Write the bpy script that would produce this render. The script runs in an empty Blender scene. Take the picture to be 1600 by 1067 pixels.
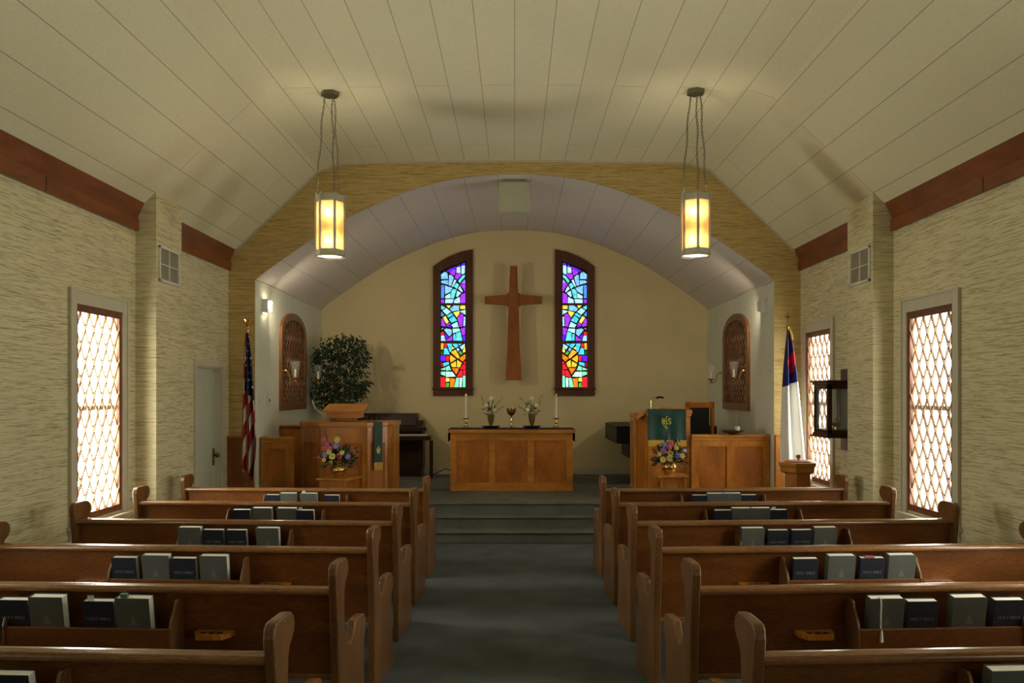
import bpy, bmesh, math, random
from mathutils import Vector, Matrix
random.seed(7)
PI = math.pi
SC = bpy.context.scene
COL = SC.collection

# ------------------------------------------------------------------ camera, world, exposure
F = 1297.0; VX = 804.0; VY = 613.0; H = 1.736          # focal length and principal point in px of the 1600x1067 frame
cam = bpy.data.cameras.new('camera'); camo = bpy.data.objects.new('camera', cam); COL.objects.link(camo)
cam.lens = F * 36.0 / 1600; cam.sensor_width = 36
cam.shift_x = -(VX - 800) / 1600; cam.shift_y = (VY - 533.5) / 1600
cam.clip_start = 0.05
camo.location = (0, 0, H); camo.rotation_euler = (PI / 2, 0, 0)
SC.camera = camo
SC.view_settings.view_transform = 'Standard'
try: SC.view_settings.look = 'None'
except Exception: pass
SC.view_settings.gamma = 1; SC.view_settings.use_curve_mapping = False
SC.view_settings.exposure = 0.42
w = bpy.data.worlds.new('world'); SC.world = w; w.use_nodes = True
w.node_tree.nodes['Background'].inputs[0].default_value = (0.75, 0.85, 1, 1)
w.node_tree.nodes['Background'].inputs[1].default_value = 0.5
PANE_L, PANE_R, PANE_BL, PANE_BR, GLASS_E = 18.0, 8.5, 1.5, 7.0, 1.1
PANE_NEAR_L, PANE_NEAR_R = 9.0, 22.0
BULB_E = 130.0; SCONCE_E = 30.0

def P(x, y, Y):                                          # measured photo position -> world point at distance Y
    return ((x - VX) * Y / F, Y, H - (y - VY) * Y / F)

# ------------------------------------------------------------------ materials
MATS = {}
def newmat(name):
    m = bpy.data.materials.new(name); m.use_nodes = True
    nt = m.node_tree; return m, nt, nt.nodes['Principled BSDF']
def setb(b, col=None, rough=.5, metal=0, spec=None, coat=0):
    if col: b.inputs['Base Color'].default_value = (*col, 1)
    b.inputs['Roughness'].default_value = rough; b.inputs['Metallic'].default_value = metal
    if spec is not None: b.inputs['Specular IOR Level'].default_value = spec
    if coat: b.inputs['Coat Weight'].default_value = coat; b.inputs['Coat Roughness'].default_value = .15
def N(nt, t, **kw):
    n = nt.nodes.new(t)
    for k, v in kw.items(): setattr(n, k, v)
    return n
def ramp(nt, fac, stops):
    r = N(nt, 'ShaderNodeValToRGB'); e = r.color_ramp.elements
    while len(e) < len(stops): e.new(.5)
    for i, (p, c) in enumerate(stops): e[i].position = p; e[i].color = (*c, 1)
    nt.links.new(fac, r.inputs[0]); return r.outputs[0]
def coords(nt, kind='Object', scale=(1, 1, 1)):
    if kind == 'World': o = N(nt, 'ShaderNodeNewGeometry').outputs['Position']
    else: o = N(nt, 'ShaderNodeTexCoord').outputs[kind]
    mp = N(nt, 'ShaderNodeMapping'); mp.inputs['Scale'].default_value = scale
    nt.links.new(o, mp.inputs[0]); return mp.outputs[0]
def noise(nt, vec, scale=5, detail=4, rough=.5):
    n = N(nt, 'ShaderNodeTexNoise'); n.inputs['Scale'].default_value = scale
    n.inputs['Detail'].default_value = detail; n.inputs['Roughness'].default_value = rough
    nt.links.new(vec, n.inputs['Vector']); return n.outputs['Fac']
def bump(nt, b, h, s, d=.01):
    n = N(nt, 'ShaderNodeBump'); n.inputs['Strength'].default_value = s; n.inputs['Distance'].default_value = d
    nt.links.new(h, n.inputs['Height']); nt.links.new(n.outputs[0], b.inputs['Normal'])
def mixc(nt, fac, a, b, mode='MIX'):
    n = N(nt, 'ShaderNodeMix', data_type='RGBA', blend_type=mode)
    for i, s in ((0, fac), (6, a), (7, b)):
        if hasattr(s, 'links'): nt.links.new(s, n.inputs[i])
        elif i == 0: n.inputs[0].default_value = s
        else: n.inputs[i].default_value = (*s, 1)
    return n.outputs[2]
def math_(nt, op, a, b=None, c=None):
    n = N(nt, 'ShaderNodeMath', operation=op)
    for i, s in enumerate((a, b, c)):
        if s is None: continue
        if hasattr(s, 'links'): nt.links.new(s, n.inputs[i])
        else: n.inputs[i].default_value = s
    return n.outputs[0]

def plain(name, col, rough=.5, metal=0, spec=None, coat=0, var=.08):
    if name in MATS: return MATS[name]
    m, nt, b = newmat(name); setb(b, col, rough, metal, spec, coat)
    v = coords(nt, 'Object'); f = noise(nt, v, 9, 3)
    lo = tuple(c * (1 - var) for c in col); hi = tuple(min(1, c * (1 + var)) for c in col)
    nt.links.new(ramp(nt, f, [(.3, lo), (.7, hi)]), b.inputs['Base Color'])
    MATS[name] = m; return m
def wood(name, c_hi, c_lo, scale=(1, 1, 1), rough=.35, kind='Object', coat=.15):
    if name in MATS: return MATS[name]
    m, nt, b = newmat(name); setb(b, None, rough, 0, .4, coat)
    v = coords(nt, kind, scale)
    g = noise(nt, v, 22, 6, .62); big = noise(nt, coords(nt, kind, tuple(s ** .5 for s in scale)), 2.2, 2)
    c = ramp(nt, g, [(.32, c_lo), (.52, tuple((a + b_) / 2 for a, b_ in zip(c_hi, c_lo))), (.7, c_hi)])
    c2 = ramp(nt, big, [(.3, (.72, .68, .64)), (.7, (1.15, 1.15, 1.15))])
    nt.links.new(mixc(nt, 1, c, c2, 'MULTIPLY'), b.inputs['Base Color'])
    bump(nt, b, g, .12, .003)
    MATS[name] = m; return m
def emit(name, col, s):
    if name in MATS: return MATS[name]
    m = bpy.data.materials.new(name); m.use_nodes = True; nt = m.node_tree; nt.nodes.clear()
    e = N(nt, 'ShaderNodeEmission'); e.inputs[0].default_value = (*col, 1); e.inputs[1].default_value = s
    o = N(nt, 'ShaderNodeOutputMaterial'); nt.links.new(e.outputs[0], o.inputs[0]); MATS[name] = m; return m
def glass(name, col=(1, 1, 1), rough=.02, a=.25):
    if name in MATS: return MATS[name]
    m, nt, b = newmat(name); setb(b, col, rough, 0); b.inputs['Alpha'].default_value = a
    b.inputs['Specular IOR Level'].default_value = 1; MATS[name] = m; return m

def wallpaper(name, base, dark, lite):
    m, nt, b = newmat(name); setb(b, None, .75, 0, .2)
    # woven rows: each thin horizontal row changes tone along its own length
    ps = N(nt, 'ShaderNodeSeparateXYZ'); nt.links.new(N(nt, 'ShaderNodeNewGeometry').outputs['Position'], ps.inputs[0])
    wob = noise(nt, coords(nt, 'World', (1.3, 1.3, 3)), 1, 1); zz_ = math_(nt, 'MULTIPLY_ADD', wob, .014, ps.outputs[2])
    def rows(h, k, off):
        row = math_(nt, 'FLOOR', math_(nt, 'DIVIDE', zz_, h)); cv = N(nt, 'ShaderNodeCombineXYZ')
        nt.links.new(math_(nt, 'MULTIPLY', ps.outputs[0], k), cv.inputs[0]); nt.links.new(math_(nt, 'MULTIPLY', ps.outputs[1], k), cv.inputs[1])
        nt.links.new(math_(nt, 'MULTIPLY_ADD', row, 7.31, off), cv.inputs[2]); return noise(nt, cv.outputs[0], 1, 2, .6)
    a = rows(.0075, 2.4, 0.0)
    d = rows(.0046, 4.2, 3.7)
    c = ramp(nt, a, [(.34, dark), (.43, base), (.56, base), (.66, lite)])
    c2 = ramp(nt, d, [(.36, (.60, .57, .49)), (.46, (1, 1, 1)), (.7, (1.12, 1.1, 1.08))])
    big = ramp(nt, noise(nt, coords(nt, 'World', (.6, .6, 1.2)), 1, 2), [(.3, (.93, .94, .93)), (.7, (1.05, 1.04, 1.03))])
    cc = mixc(nt, 1, mixc(nt, 1, c, c2, 'MULTIPLY'), big, 'MULTIPLY')
    nt.links.new(cc, b.inputs['Base Color']); bump(nt, b, d, .12, .002)
    MATS[name] = m; return m
def planks(name, base, bw=2.44, bh=.305, line=.006):
    m, nt, b = newmat(name); setb(b, None, .6, 0, .25)
    uv = N(nt, 'ShaderNodeTexCoord').outputs['UV']
    br = N(nt, 'ShaderNodeTexBrick'); nt.links.new(uv, br.inputs['Vector'])
    br.inputs['Scale'].default_value = 1; br.inputs['Brick Width'].default_value = bw; br.inputs['Row Height'].default_value = bh
    br.inputs['Mortar Size'].default_value = line; br.inputs['Mortar Smooth'].default_value = .1; br.offset = .37; br.offset_frequency = 2
    for i, k in ((1, 1.0), (2, .965)): br.inputs[i].default_value = (*[c * k for c in base], 1)
    br.inputs[3].default_value = (*[c * .55 for c in base], 1)
    n1 = ramp(nt, noise(nt, coords(nt, 'World', (40, 40, 40)), 1, 3), [(.3, (.96, .96, .95)), (.7, (1.03, 1.03, 1.03))])
    nt.links.new(mixc(nt, 1, br.outputs['Color'], n1, 'MULTIPLY'), b.inputs['Base Color'])
    MATS[name] = m; return m
def plaster(name, base, sc=60, bs=.5):
    m, nt, b = newmat(name); setb(b, None, .8, 0, .15)
    f = noise(nt, coords(nt, 'World'), sc, 4); g = noise(nt, coords(nt, 'World'), 1.2, 3)
    c = ramp(nt, g, [(.3, tuple(x * .93 for x in base)), (.7, tuple(x * 1.05 for x in base))])
    c2 = ramp(nt, f, [(.3, (.9, .9, .9)), (.7, (1.06, 1.06, 1.06))])
    nt.links.new(mixc(nt, 1, c, c2, 'MULTIPLY'), b.inputs['Base Color']); bump(nt, b, f, bs, .006)
    MATS[name] = m; return m
def carpet(name, base):
    m, nt, b = newmat(name); setb(b, None, .95, 0, .05)
    f = noise(nt, coords(nt, 'World'), 170, 3, .7); g = noise(nt, coords(nt, 'World'), 3, 3)
    c = ramp(nt, f, [(.3, tuple(x * .45 for x in base)), (.7, tuple(x * 1.6 for x in base))])
    c2 = ramp(nt, g, [(.3, (.8, .82, .85)), (.7, (1.15, 1.15, 1.15))])
    nt.links.new(mixc(nt, 1, c, c2, 'MULTIPLY'), b.inputs['Base Color']); bump(nt, b, f, .6, .006)
    MATS[name] = m; return m
def panemat(name, col, s):
    m = bpy.data.materials.new(name); m.use_nodes = True; nt = m.node_tree; nt.nodes.clear()
    f = noise(nt, coords(nt, 'World', (1, 9, .6)), 1, 3)
    c = ramp(nt, f, [(.3, tuple(x * .72 for x in col)), (.6, col)])
    e = N(nt, 'ShaderNodeEmission'); nt.links.new(c, e.inputs[0]); e.inputs[1].default_value = s
    o = N(nt, 'ShaderNodeOutputMaterial'); nt.links.new(e.outputs[0], o.inputs[0]); MATS[name] = m; return m

M_WALL = wallpaper('grasscloth', (.68, .635, .41), (.55, .50, .30), (.72, .68, .45))
M_WALLF = wallpaper('grasscloth_lamplit', (.60, .455, .19), (.49, .35, .13), (.64, .50, .22))  # arch wall's golden lamplight is mixed into this copy of the grasscloth
M_CEIL = planks('ceiling_board', (.80, .775, .55), 4.88, .305, .004)
M_CEILC = planks('chancel_ceiling_board', (.72, .67, .63), 1.22, .41, .004)
M_BACK = plaster('sand_plaster', (.76, .655, .385))
M_SIDE = plaster('pale_green_plaster', (.74, .76, .62), 40, .25)
M_CARPET = carpet('slate_carpet', (.110, .122, .125))
M_CARPETS = carpet('step_carpet', (.155, .160, .130))
M_CREAM = plain('cream_paint', (.60, .57, .44), .5, var=.04)
M_TRIM = wood('crown_wood', (.30, .095, .028), (.16, .045, .012), (18, 1, 18), .4, 'World')
M_BROWN = wood('window_wood', (.26, .095, .035), (.13, .04, .015), (14, 14, 1), .4)
M_MAROON = wood('stained_frame_wood', (.15, .050, .022), (.080, .026, .012), (10, 10, 1), .45)
M_PEWH = wood('pew_wood_across', (.26, .092, .016), (.085, .026, .005), (1.2, 14, 16), .33)
M_PEWR = wood('pew_rail_wood', (.32, .150, .045), (.15, .060, .016), (1.2, 14, 16), .26, coat=.5)
M_PEWV = wood('pew_wood_upright', (.27, .135, .045), (.10, .038, .012), (14, 16, 1.2), .32)
M_OAK = wood('honey_oak', (.68, .28, .045), (.40, .135, .018), (9, 9, 1), .27, coat=.4)
M_OAKH = wood('honey_oak_across', (.70, .31, .055), (.42, .155, .022), (1, 9, 12), .33)
M_OAKP = wood('honey_oak_panel', (.58, .21, .030), (.34, .105, .013), (6, 9, 1), .38)
M_CROSS = wood('cross_wood', (.42, .145, .030), (.25, .075, .016), (9, 9, 1), .4)
M_DKW = wood('walnut_dark', (.060, .026, .013), (.025, .010, .006), (1, 9, 12), .35)
M_CHERRY = wood('cherry_dark', (.075, .017, .009), (.028, .008, .005), (9, 9, 1), .28)
M_BLACK = plain('black_lacquer', (.004, .004, .005), .45, spec=.2)
M_BLACKF = plain('black_cloth', (.010, .011, .013), .9)
M_BRASS = plain('brass', (.75, .50, .16), .22, 1, var=.05)
M_CHROME = plain('chrome', (.75, .75, .72), .15, 1, var=.03)
M_PEWTER = plain('lamp_metal', (.42, .42, .34), .5, .35, var=.1)
M_CHAIN = plain('chain_metal', (.20, .19, .13), .4, .8)
M_WHITE = plain('white_enamel', (.72, .72, .66), .4, var=.03)
M_CANDLE = plain('candle_wax', (.80, .78, .66), .5, var=.03)
M_NAVY = plain('navy_cloth_cover', (.005, .008, .020), .6)
M_GREY = plain('grey_cloth_cover', (.090, .096, .083), .7)
M_PAGE = plain('paper', (.85, .83, .75), .8, var=.05)
M_GREEN = plain('green_satin', (.003, .052, .040), .5, var=.25)
M_GOLD = plain('gold_fringe', (.62, .36, .05), .55, var=.15)
M_GOLDT = plain('gold_thread', (.62, .55, .10), .5)
M_SILVT = plain('silver_stamp', (.16, .18, .19), .5)
M_FAINT = plain('faint_stamp', (.035, .045, .075), .5)
M_LEAF = plain('leaf_green', (.010, .036, .010), .5, var=.5)
M_LEAF2 = plain('bouquet_leaf', (.022, .060, .022), .5, var=.5)
M_BARK = plain('bark', (.16, .085, .045), .8, var=.3)
M_TAN = plain('speaker_grille', (.50, .50, .38), .8, var=.04)
M_GRILLE = plain('grille_grey', (.36, .34, .24), .7, var=.06)
M_CLEAR = glass('clear_glass', a=.10)
M_HOLE = plain('hole_dark', (.01, .006, .004), .9)
M_POT = plain('wicker_brown', (.13, .07, .035), .8, var=.4)

# ------------------------------------------------------------------ mesh builder
class MB:
    def __init__(s): s.v = []; s.f = []; s.m = []; s.uv = []
    def add(s, vs, fs, mi=0, uvs=None):
        o = len(s.v); s.v += [tuple(v) for v in vs]
        for i, f in enumerate(fs):
            s.f.append(tuple(o + k for k in f)); s.m.append(mi); s.uv.append(uvs[i] if uvs else None)
        return s
    def box(s, x0, x1, y0, y1, z0, z1, mi=0):
        if x0 > x1: x0, x1 = x1, x0
        if y0 > y1: y0, y1 = y1, y0
        if z0 > z1: z0, z1 = z1, z0
        v = [(x0,y0,z0),(x1,y0,z0),(x1,y1,z0),(x0,y1,z0),(x0,y0,z1),(x1,y0,z1),(x1,y1,z1),(x0,y1,z1)]
        return s.add(v, [(0,3,2,1),(4,5,6,7),(0,1,5,4),(1,2,6,5),(2,3,7,6),(3,0,4,7)], mi)
    def obox(s, o, u, n, a0, a1, b0, b1, z0, z1, mi=0):   # oriented box: u along, n across (plan vectors), z up
        v = []
        for z in (z0, z1):
            for a, b in ((a0,b0),(a1,b0),(a1,b1),(a0,b1)):
                v.append((o[0]+u[0]*a+n[0]*b, o[1]+u[1]*a+n[1]*b, z))
        return s.add(v, [(0,3,2,1),(4,5,6,7),(0,1,5,4),(1,2,6,5),(2,3,7,6),(3,0,4,7)], mi)
    def prism(s, poly, a0, a1, axis='x', mi=0):           # poly in the two other axes
        n = len(poly)
        def pt(p, a):
            return {'x': (a, p[0], p[1]), 'y': (p[0], a, p[1]), 'z': (p[0], p[1], a)}[axis]
        v = [pt(p, a0) for p in poly] + [pt(p, a1) for p in poly]
        f = [tuple(range(n))[::-1], tuple(range(n, 2*n))] + [(i, (i+1) % n, n+(i+1) % n, n+i) for i in range(n)]
        return s.add(v, f, mi)
    def tube(s, pts, r, n=8, mi=0, caps=True):
        pts = [Vector(p) for p in pts]; rr = r if isinstance(r, (list, tuple)) else [r]*len(pts)
        o = []; up = None
        for i, p in enumerate(pts):
            t = (pts[min(i+1, len(pts)-1)] - pts[max(i-1, 0)]).normalized()
            if up is None: up = t.orthogonal().normalized()
            up = (up - t*up.dot(t)).normalized(); b = t.cross(up)
            for k in range(n):
                a = 2*PI*k/n; o.append(p + (up*math.cos(a)+b*math.sin(a))*rr[i])
        f = [(i*n+k, i*n+(k+1) % n, (i+1)*n+(k+1) % n, (i+1)*n+k) for i in range(len(pts)-1) for k in range(n)]
        if caps: f += [tuple(range(n))[::-1], tuple((len(pts)-1)*n+k for k in range(n))]
        return s.add(o, f, mi)
    def lathe(s, prof, c=(0,0,0), n=20, mi=0, ph=0):
        v = [(c[0]+r*math.cos(2*PI*k/n+ph), c[1]+r*math.sin(2*PI*k/n+ph), c[2]+z) for r, z in prof for k in range(n)]
        f = [(i*n+k, i*n+(k+1) % n, (i+1)*n+(k+1) % n, (i+1)*n+k) for i in range(len(prof)-1) for k in range(n)]
        if prof[0][0] > 0: f.append(tuple(range(n))[::-1])
        if prof[-1][0] > 0: f.append(tuple((len(prof)-1)*n+k for k in range(n)))
        return s.add(v, f, mi)
    def ball(s, c, r, n=8, mi=0, sq=(1,1,1)):
        m = max(4, n//2+1)
        prof = [(max(1e-4, math.sin(PI*i/m)), -math.cos(PI*i/m)) for i in range(m+1)]
        v = [(c[0]+r*sq[0]*a*math.cos(2*PI*k/n), c[1]+r*sq[1]*a*math.sin(2*PI*k/n), c[2]+r*sq[2]*z) for a, z in prof for k in range(n)]
        f = [(i*n+k, i*n+(k+1) % n, (i+1)*n+(k+1) % n, (i+1)*n+k) for i in range(m) for k in range(n)]
        return s.add(v, f, mi)
    def leaf(s, c, d, L, W, mi=0):                        # a folded leaf blade
        d = Vector(d).normalized(); sd = d.orthogonal().normalized()
        sd = Matrix.Rotation(random.uniform(0, 2*PI), 3, d) @ sd; nn = d.cross(sd)
        c = Vector(c)
        v = [c, c+d*L*.45+sd*W*.5+nn*W*.15, c+d*L, c+d*L*.45-sd*W*.5+nn*W*.15, c+d*L*.5]
        return s.add(v, [(0,1,4),(1,2,4),(2,3,4),(3,0,4)], mi)
    def build(s, name, mats, parent=None, bevel=0, smooth=False, seg=2, solid=0, loc=None, recalc=True):
        me = bpy.data.meshes.new(name)
        me.from_pydata(s.v, [], s.f)
        if not isinstance(mats, (list, tuple)): mats = [mats]
        for m in mats: me.materials.append(m)
        me.polygons.foreach_set('material_index', s.m)
        if any(u is not None for u in s.uv):
            ul = me.uv_layers.new(name='UVMap')
            for p, u in zip(me.polygons, s.uv):
                if u:
                    for li, c in zip(p.loop_indices, u): ul.data[li].uv = c
        if recalc:
            bm = bmesh.new(); bm.from_mesh(me); bmesh.ops.recalc_face_normals(bm, faces=bm.faces); bm.to_mesh(me); bm.free()
        if smooth:
            me.polygons.foreach_set('use_smooth', [True]*len(me.polygons))
            try: me.set_sharp_from_angle(angle=math.radians(40))
            except Exception: pass
        ob = bpy.data.objects.new(name, me); COL.objects.link(ob)
        if parent: ob.parent = parent
        if loc: ob.location = loc
        if solid:
            md = ob.modifiers.new('Solidify', 'SOLIDIFY'); md.thickness = solid; md.offset = 0
        if bevel:
            md = ob.modifiers.new('Bevel', 'BEVEL'); md.width = bevel; md.segments = seg; md.limit_method = 'ANGLE'; md.angle_limit = math.radians(35)
        return ob
def tag(o, label, cat, group=None):
    o['label'] = label; o['category'] = cat
    if group: o['group'] = group
    return o
def thing(name, label, cat, loc=(0,0,0), rotz=0, group=None):
    o = bpy.data.objects.new(name, None); COL.objects.link(o); o.empty_display_size = .1
    o.location = loc; o.rotation_euler = (0, 0, rotz); return tag(o, label, cat, group)
def struct(name, mb, mats, parent=None, **kw):
    o = mb.build(name, mats, parent, **kw)
    if parent is None: o['kind'] = 'structure'
    return o
def dup(root, loc, rotz=0, label=None, group=None, scale=None):
    r = root.copy(); COL.objects.link(r); r.location = loc; r.rotation_euler = (0, 0, rotz)
    if scale: r.scale = scale
    if label: r['label'] = label
    if group: r['group'] = group
    for ch in list(root.children):
        c = ch.copy(); COL.objects.link(c); c.parent = r
        for g in ch.children:
            d = g.copy(); COL.objects.link(d); d.parent = c
    return r
def text_part(name, s, size, mat, parent, M, ext=.0006):
    cu = bpy.data.curves.new('t', 'FONT'); cu.body = s; cu.size = size; cu.extrude = ext; cu.align_x = 'CENTER'; cu.align_y = 'CENTER'; cu.resolution_u = 3
    ob = bpy.data.objects.new('t', cu); me = bpy.data.meshes.new_from_object(ob); bpy.data.objects.remove(ob); bpy.data.curves.remove(cu)
    me.transform(M); me.materials.clear(); me.materials.append(mat)
    o = bpy.data.objects.new(name, me); COL.objects.link(o); o.parent = parent; return o

# ------------------------------------------------------------------ room shell
W = 3.48; YA = 10.1; YB = 13.6; CW = 3.16; PZ = .397; YR = -5.2
WT = .16
def wall_with_holes(y0, y1, z0, z1, holes, side):
    mb = MB(); x0, x1 = (side*W, side*(W+WT))
    ys = y0
    for (a, b, c, d) in sorted(holes):
        mb.box(x0, x1, ys, a, z0, z1); mb.box(x0, x1, a, b, z0, c); mb.box(x0, x1, a, b, d, z1); ys = b
    mb.box(x0, x1, ys, y1, z0, z1); return mb
WIN_Z0, WIN_Z1 = .70, 2.44; HW = .385
WINS_L = [6.95, 3.9, .9, -2.1]; WINS_R = [9.49, 6.95, 3.9, .9, -2.1]
DOOR = (9.07, 9.84, 0, 2.03)
hl = [(c-HW, c+HW, WIN_Z0, WIN_Z1) for c in WINS_L] + [DOOR]
struct('wall_left', wall_with_holes(YR, YA, 0, 3.5, hl, -1), M_WALL)
struct('wall_right', wall_with_holes(YR, YA, 0, 3.5, [(c-HW, c+HW, WIN_Z0, WIN_Z1) for c in WINS_R], 1), M_WALL)
struct('wall_rear', MB().box(-W-WT, W+WT, YR-.15, YR, 0, 4.8), M_WALL)
struct('floor', MB().box(-W-WT, W+WT, YR-.15, YA, -.1, 0), M_CARPET)
# nave ceiling: slopes, narrow coves, flat middle; arc length as v for the board seams
prof = [(-3.64, 3.28), (-3.42, 3.452), (-2.375, 4.445), (-2.10, 4.53), (0, 4.565), (2.10, 4.53), (2.375, 4.445), (3.42, 3.452), (3.64, 3.28)]
mb = MB(); acc = [0]
for i in range(len(prof)-1): acc.append(acc[-1] + math.dist(prof[i], prof[i+1]))
off = acc[4] % .305
for i in range(len(prof)-1):
    a, b = prof[i], prof[i+1]
    v = [(a[0], YR-.15, a[1]), (b[0], YR-.15, b[1]), (b[0], YA+.02, b[1]), (a[0], YA+.02, a[1])]
    va, vb = acc[i]-off+3.05, acc[i+1]-off+3.05
    mb.add(v, [(0, 1, 2, 3)], 0, [[(0, va), (0, vb), (YA-YR, vb), (YA-YR, va)]])
struct('ceiling', mb, M_CEIL, solid=0)
# arch wall between nave and chancel
arch = [(-406, 438), (-385, 421), (-318, 374.5), (-262, 340), (-212, 317), (-163, 297), (-115, 283.6), (-65, 275), (0, 271.6)]
arch += [(-a, b) for a, b in arch[-2::-1]]
def smooth_arch(pts, n=5):
    out = []
    for i in range(len(pts)-1):
        p0, p1, p2, p3 = pts[max(i-1, 0)], pts[i], pts[i+1], pts[min(i+2, len(pts)-1)]
        for k in range(n):
            t = k/n
            out.append(tuple(.5*((2*p1[j])+(-p0[j]+p2[j])*t+(2*p0[j]-5*p1[j]+4*p2[j]-p3[j])*t*t+(-p0[j]+3*p1[j]-3*p2[j]+p3[j])*t**3) for j in (0, 1)))
    return out + [pts[-1]]
AR = [(a*YA/F, H-(b-VY)*YA/F) for a, b in smooth_arch(arch)]
AR = [(-CW, AR[0][1])] + AR[1:-1] + [(CW, AR[-1][1])]
mb = MB(); T = 4.62
def cz(x):
    for a, b in zip(prof, prof[1:]):
        if a[0] <= x <= b[0]: return a[1]+(b[1]-a[1])*(x-a[0])/(b[0]-a[0])
    return 3.3
mb.box(-W-WT, -CW, YA, YA+.14, 0, 3.7); mb.box(CW, W+WT, YA, YA+.14, 0, 3.7)
for a, b in zip(AR, AR[1:]):
    mb.prism([(a[0], a[1]), (b[0], b[1]), (b[0], 4.8), (a[0], 4.8)], YA, YA+.14, 'y')
struct('wall_front', mb, M_WALLF)
# thin cream bead where the arch wall meets the ceiling
mb = MB(); bead = prof[1:-1]
for a, b in zip(bead, bead[1:]):
    d = (Vector((b[0]-a[0], b[1]-a[1]))).normalized(); nx, nz = d.y, -d.x
    mb.prism([(a[0], a[1]), (b[0], b[1]), (b[0]+nx*.022, b[1]+nz*.022), (a[0]+nx*.022, a[1]+nz*.022)], YA-.014, YA, 'y')
struct('trim_1', mb, M_CREAM)
# chancel shell
mb = MB(); acc = 0
for a, b in zip(AR, AR[1:]):
    L = math.dist(a, b); v = [(a[0], YA+.0, a[1]-.004), (b[0], YA+.0, b[1]-.004), (b[0], YB+.1, b[1]-.004), (a[0], YB+.1, a[1]-.004)]
    mb.add(v, [(0, 1, 2, 3)], 0, [[(0, acc), (0, acc+L), (YB+.1-YA, acc+L), (YB+.1-YA, acc)]]); acc += L
struct('ceiling.001', mb, M_CEILC, solid=.0, smooth=True)
# unseen dark cap added above the chancel vault so no outside light leaks in
mb = MB()
for a, b in zip(AR, AR[1:]):
    mb.prism([(a[0], a[1]+.01), (b[0], b[1]+.01), (b[0], b[1]+.12), (a[0], a[1]+.12)], YA+.14, YB+.2, 'y')
struct('trim_2', mb, M_DKW)
mb = MB()  # matching unseen cap added over the nave ceiling to keep outside light out
for a, b in zip(prof, prof[1:]):
    mb.prism([(a[0], a[1]+.012), (b[0], b[1]+.012), (b[0], b[1]+.14), (a[0], a[1]+.14)], YR-.15, YA+.14, 'y')
struct('trim_3', mb, M_DKW)
SPR = AR[0][1]
struct('wall_chancel_left', MB().box(-CW-.12, -CW+.004, YA+.003, YB+.1, 0, SPR+.08), M_SIDE)
struct('wall_chancel_right', MB().box(CW-.004, CW+.12, YA+.003, YB+.1, 0, SPR+.08), M_SIDE)
struct('trim_4', MB().box(-CW, -CW+.022, YA+.02, YB, SPR-.005, SPR+.022), M_CREAM)
struct('trim_5', MB().box(CW-.022, CW, YA+.02, YB, SPR-.005, SPR+.022), M_CREAM)
# back wall with two slanted-arch openings for the coloured windows
def bx(x): return (x-VX)*YB/F
def bz(y): return H-(y-VY)*YB/F
SG = dict(xo0=677, xo1=739, yo=(417, 401, 390), xi0=687.5, xi1=729.5, yi=(423, 415, 408), yb=606)   # left; right is its mirror about 803
mb = MB()
A0, A1 = bx(686), bx(731); B0, B1 = bx(1606-731), bx(1606-686)
zt0, zt1, zb = bz(421), bz(406), bz(608)
for x0, x1 in ((-CW-.1, A0), (A1, B0), (B1, CW+.1)): mb.box(x0, x1, YB, YB+.14, 0, 4.6)
for x0, x1, za, zc in ((A0, A1, zt0, zt1), (B0, B1, zt1, zt0)):
    mb.box(x0, x1, YB, YB+.14, 0, zb)
    mb.prism([(x0, za), (x1, zc), (x1, 4.6), (x0, 4.6)], YB, YB+.14, 'y')
struct('wall_chancel_back', mb, M_BACK)
struct('baseboard_back', MB().box(-CW, CW, YB-.02, YB, PZ, PZ+.10), M_CREAM, bevel=.004)
# platform and steps
struct('floor.001', MB().box(-W-.1, W+.1, YA, YB+.14, 0, PZ), M_CARPETS)
struct('floor.002', MB().prism([(9.56, 0), (9.56, .108), (9.53, .112), (9.53, .132), (9.84, .132), (9.84, 0)], -1.5, 1.5, 'x'), M_CARPETS, bevel=.008)
struct('floor.003', MB().prism([(9.84, 0), (9.84, .24), (9.81, .244), (9.81, .265), (YA, .265), (YA, 0)], -1.5, 1.5, 'x'), M_CARPETS, bevel=.008)
struct('floor.004', MB().box(-1.5, 1.5, YA-.03, YA+.01, PZ-.024, PZ+.002), M_CARPETS, bevel=.008)

# crown boards (broken by the pilasters)
PY0, PY1, PX = 7.62, 8.2, 3.29
n = 6
for s in (-1, 1):
    for y0, y1 in ((YR, PY0), (PY1, YA)):
        struct('trim_%d' % n, MB().prism([(s*W, 3.215), (s*(W-.034), 3.215), (s*(W-.034), 3.322), (s*(W-.018), 3.334), (s*(W-.085), 3.475), (s*W, 3.475)] , y0, y1, 'y'), M_TRIM, bevel=.003); n += 1
    for yj in (6.1, 3.4):
        struct('trim_%d' % n, MB().box(s*(W-.0355), s*(W-.030), yj, yj+.010, 3.216, 3.322), M_HOLE); n += 1
for s, nm in ((-1, 'wall_left.001'), (1, 'wall_right.001')):
    x = s*PX
    struct(nm, MB().prism([(s*W, 0), (x, 0), (x, cz(PX)+.0), (s*W, 3.40)], PY0, PY1, 'y'), M_WALL)
struct('baseboard_left', MB().box(-W, -W+.02, 5, 9.0, 0, .12), M_CREAM)
struct('baseboard_right', MB().box(W-.02, W, 5, YA, 0, .12), M_CREAM)

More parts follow.
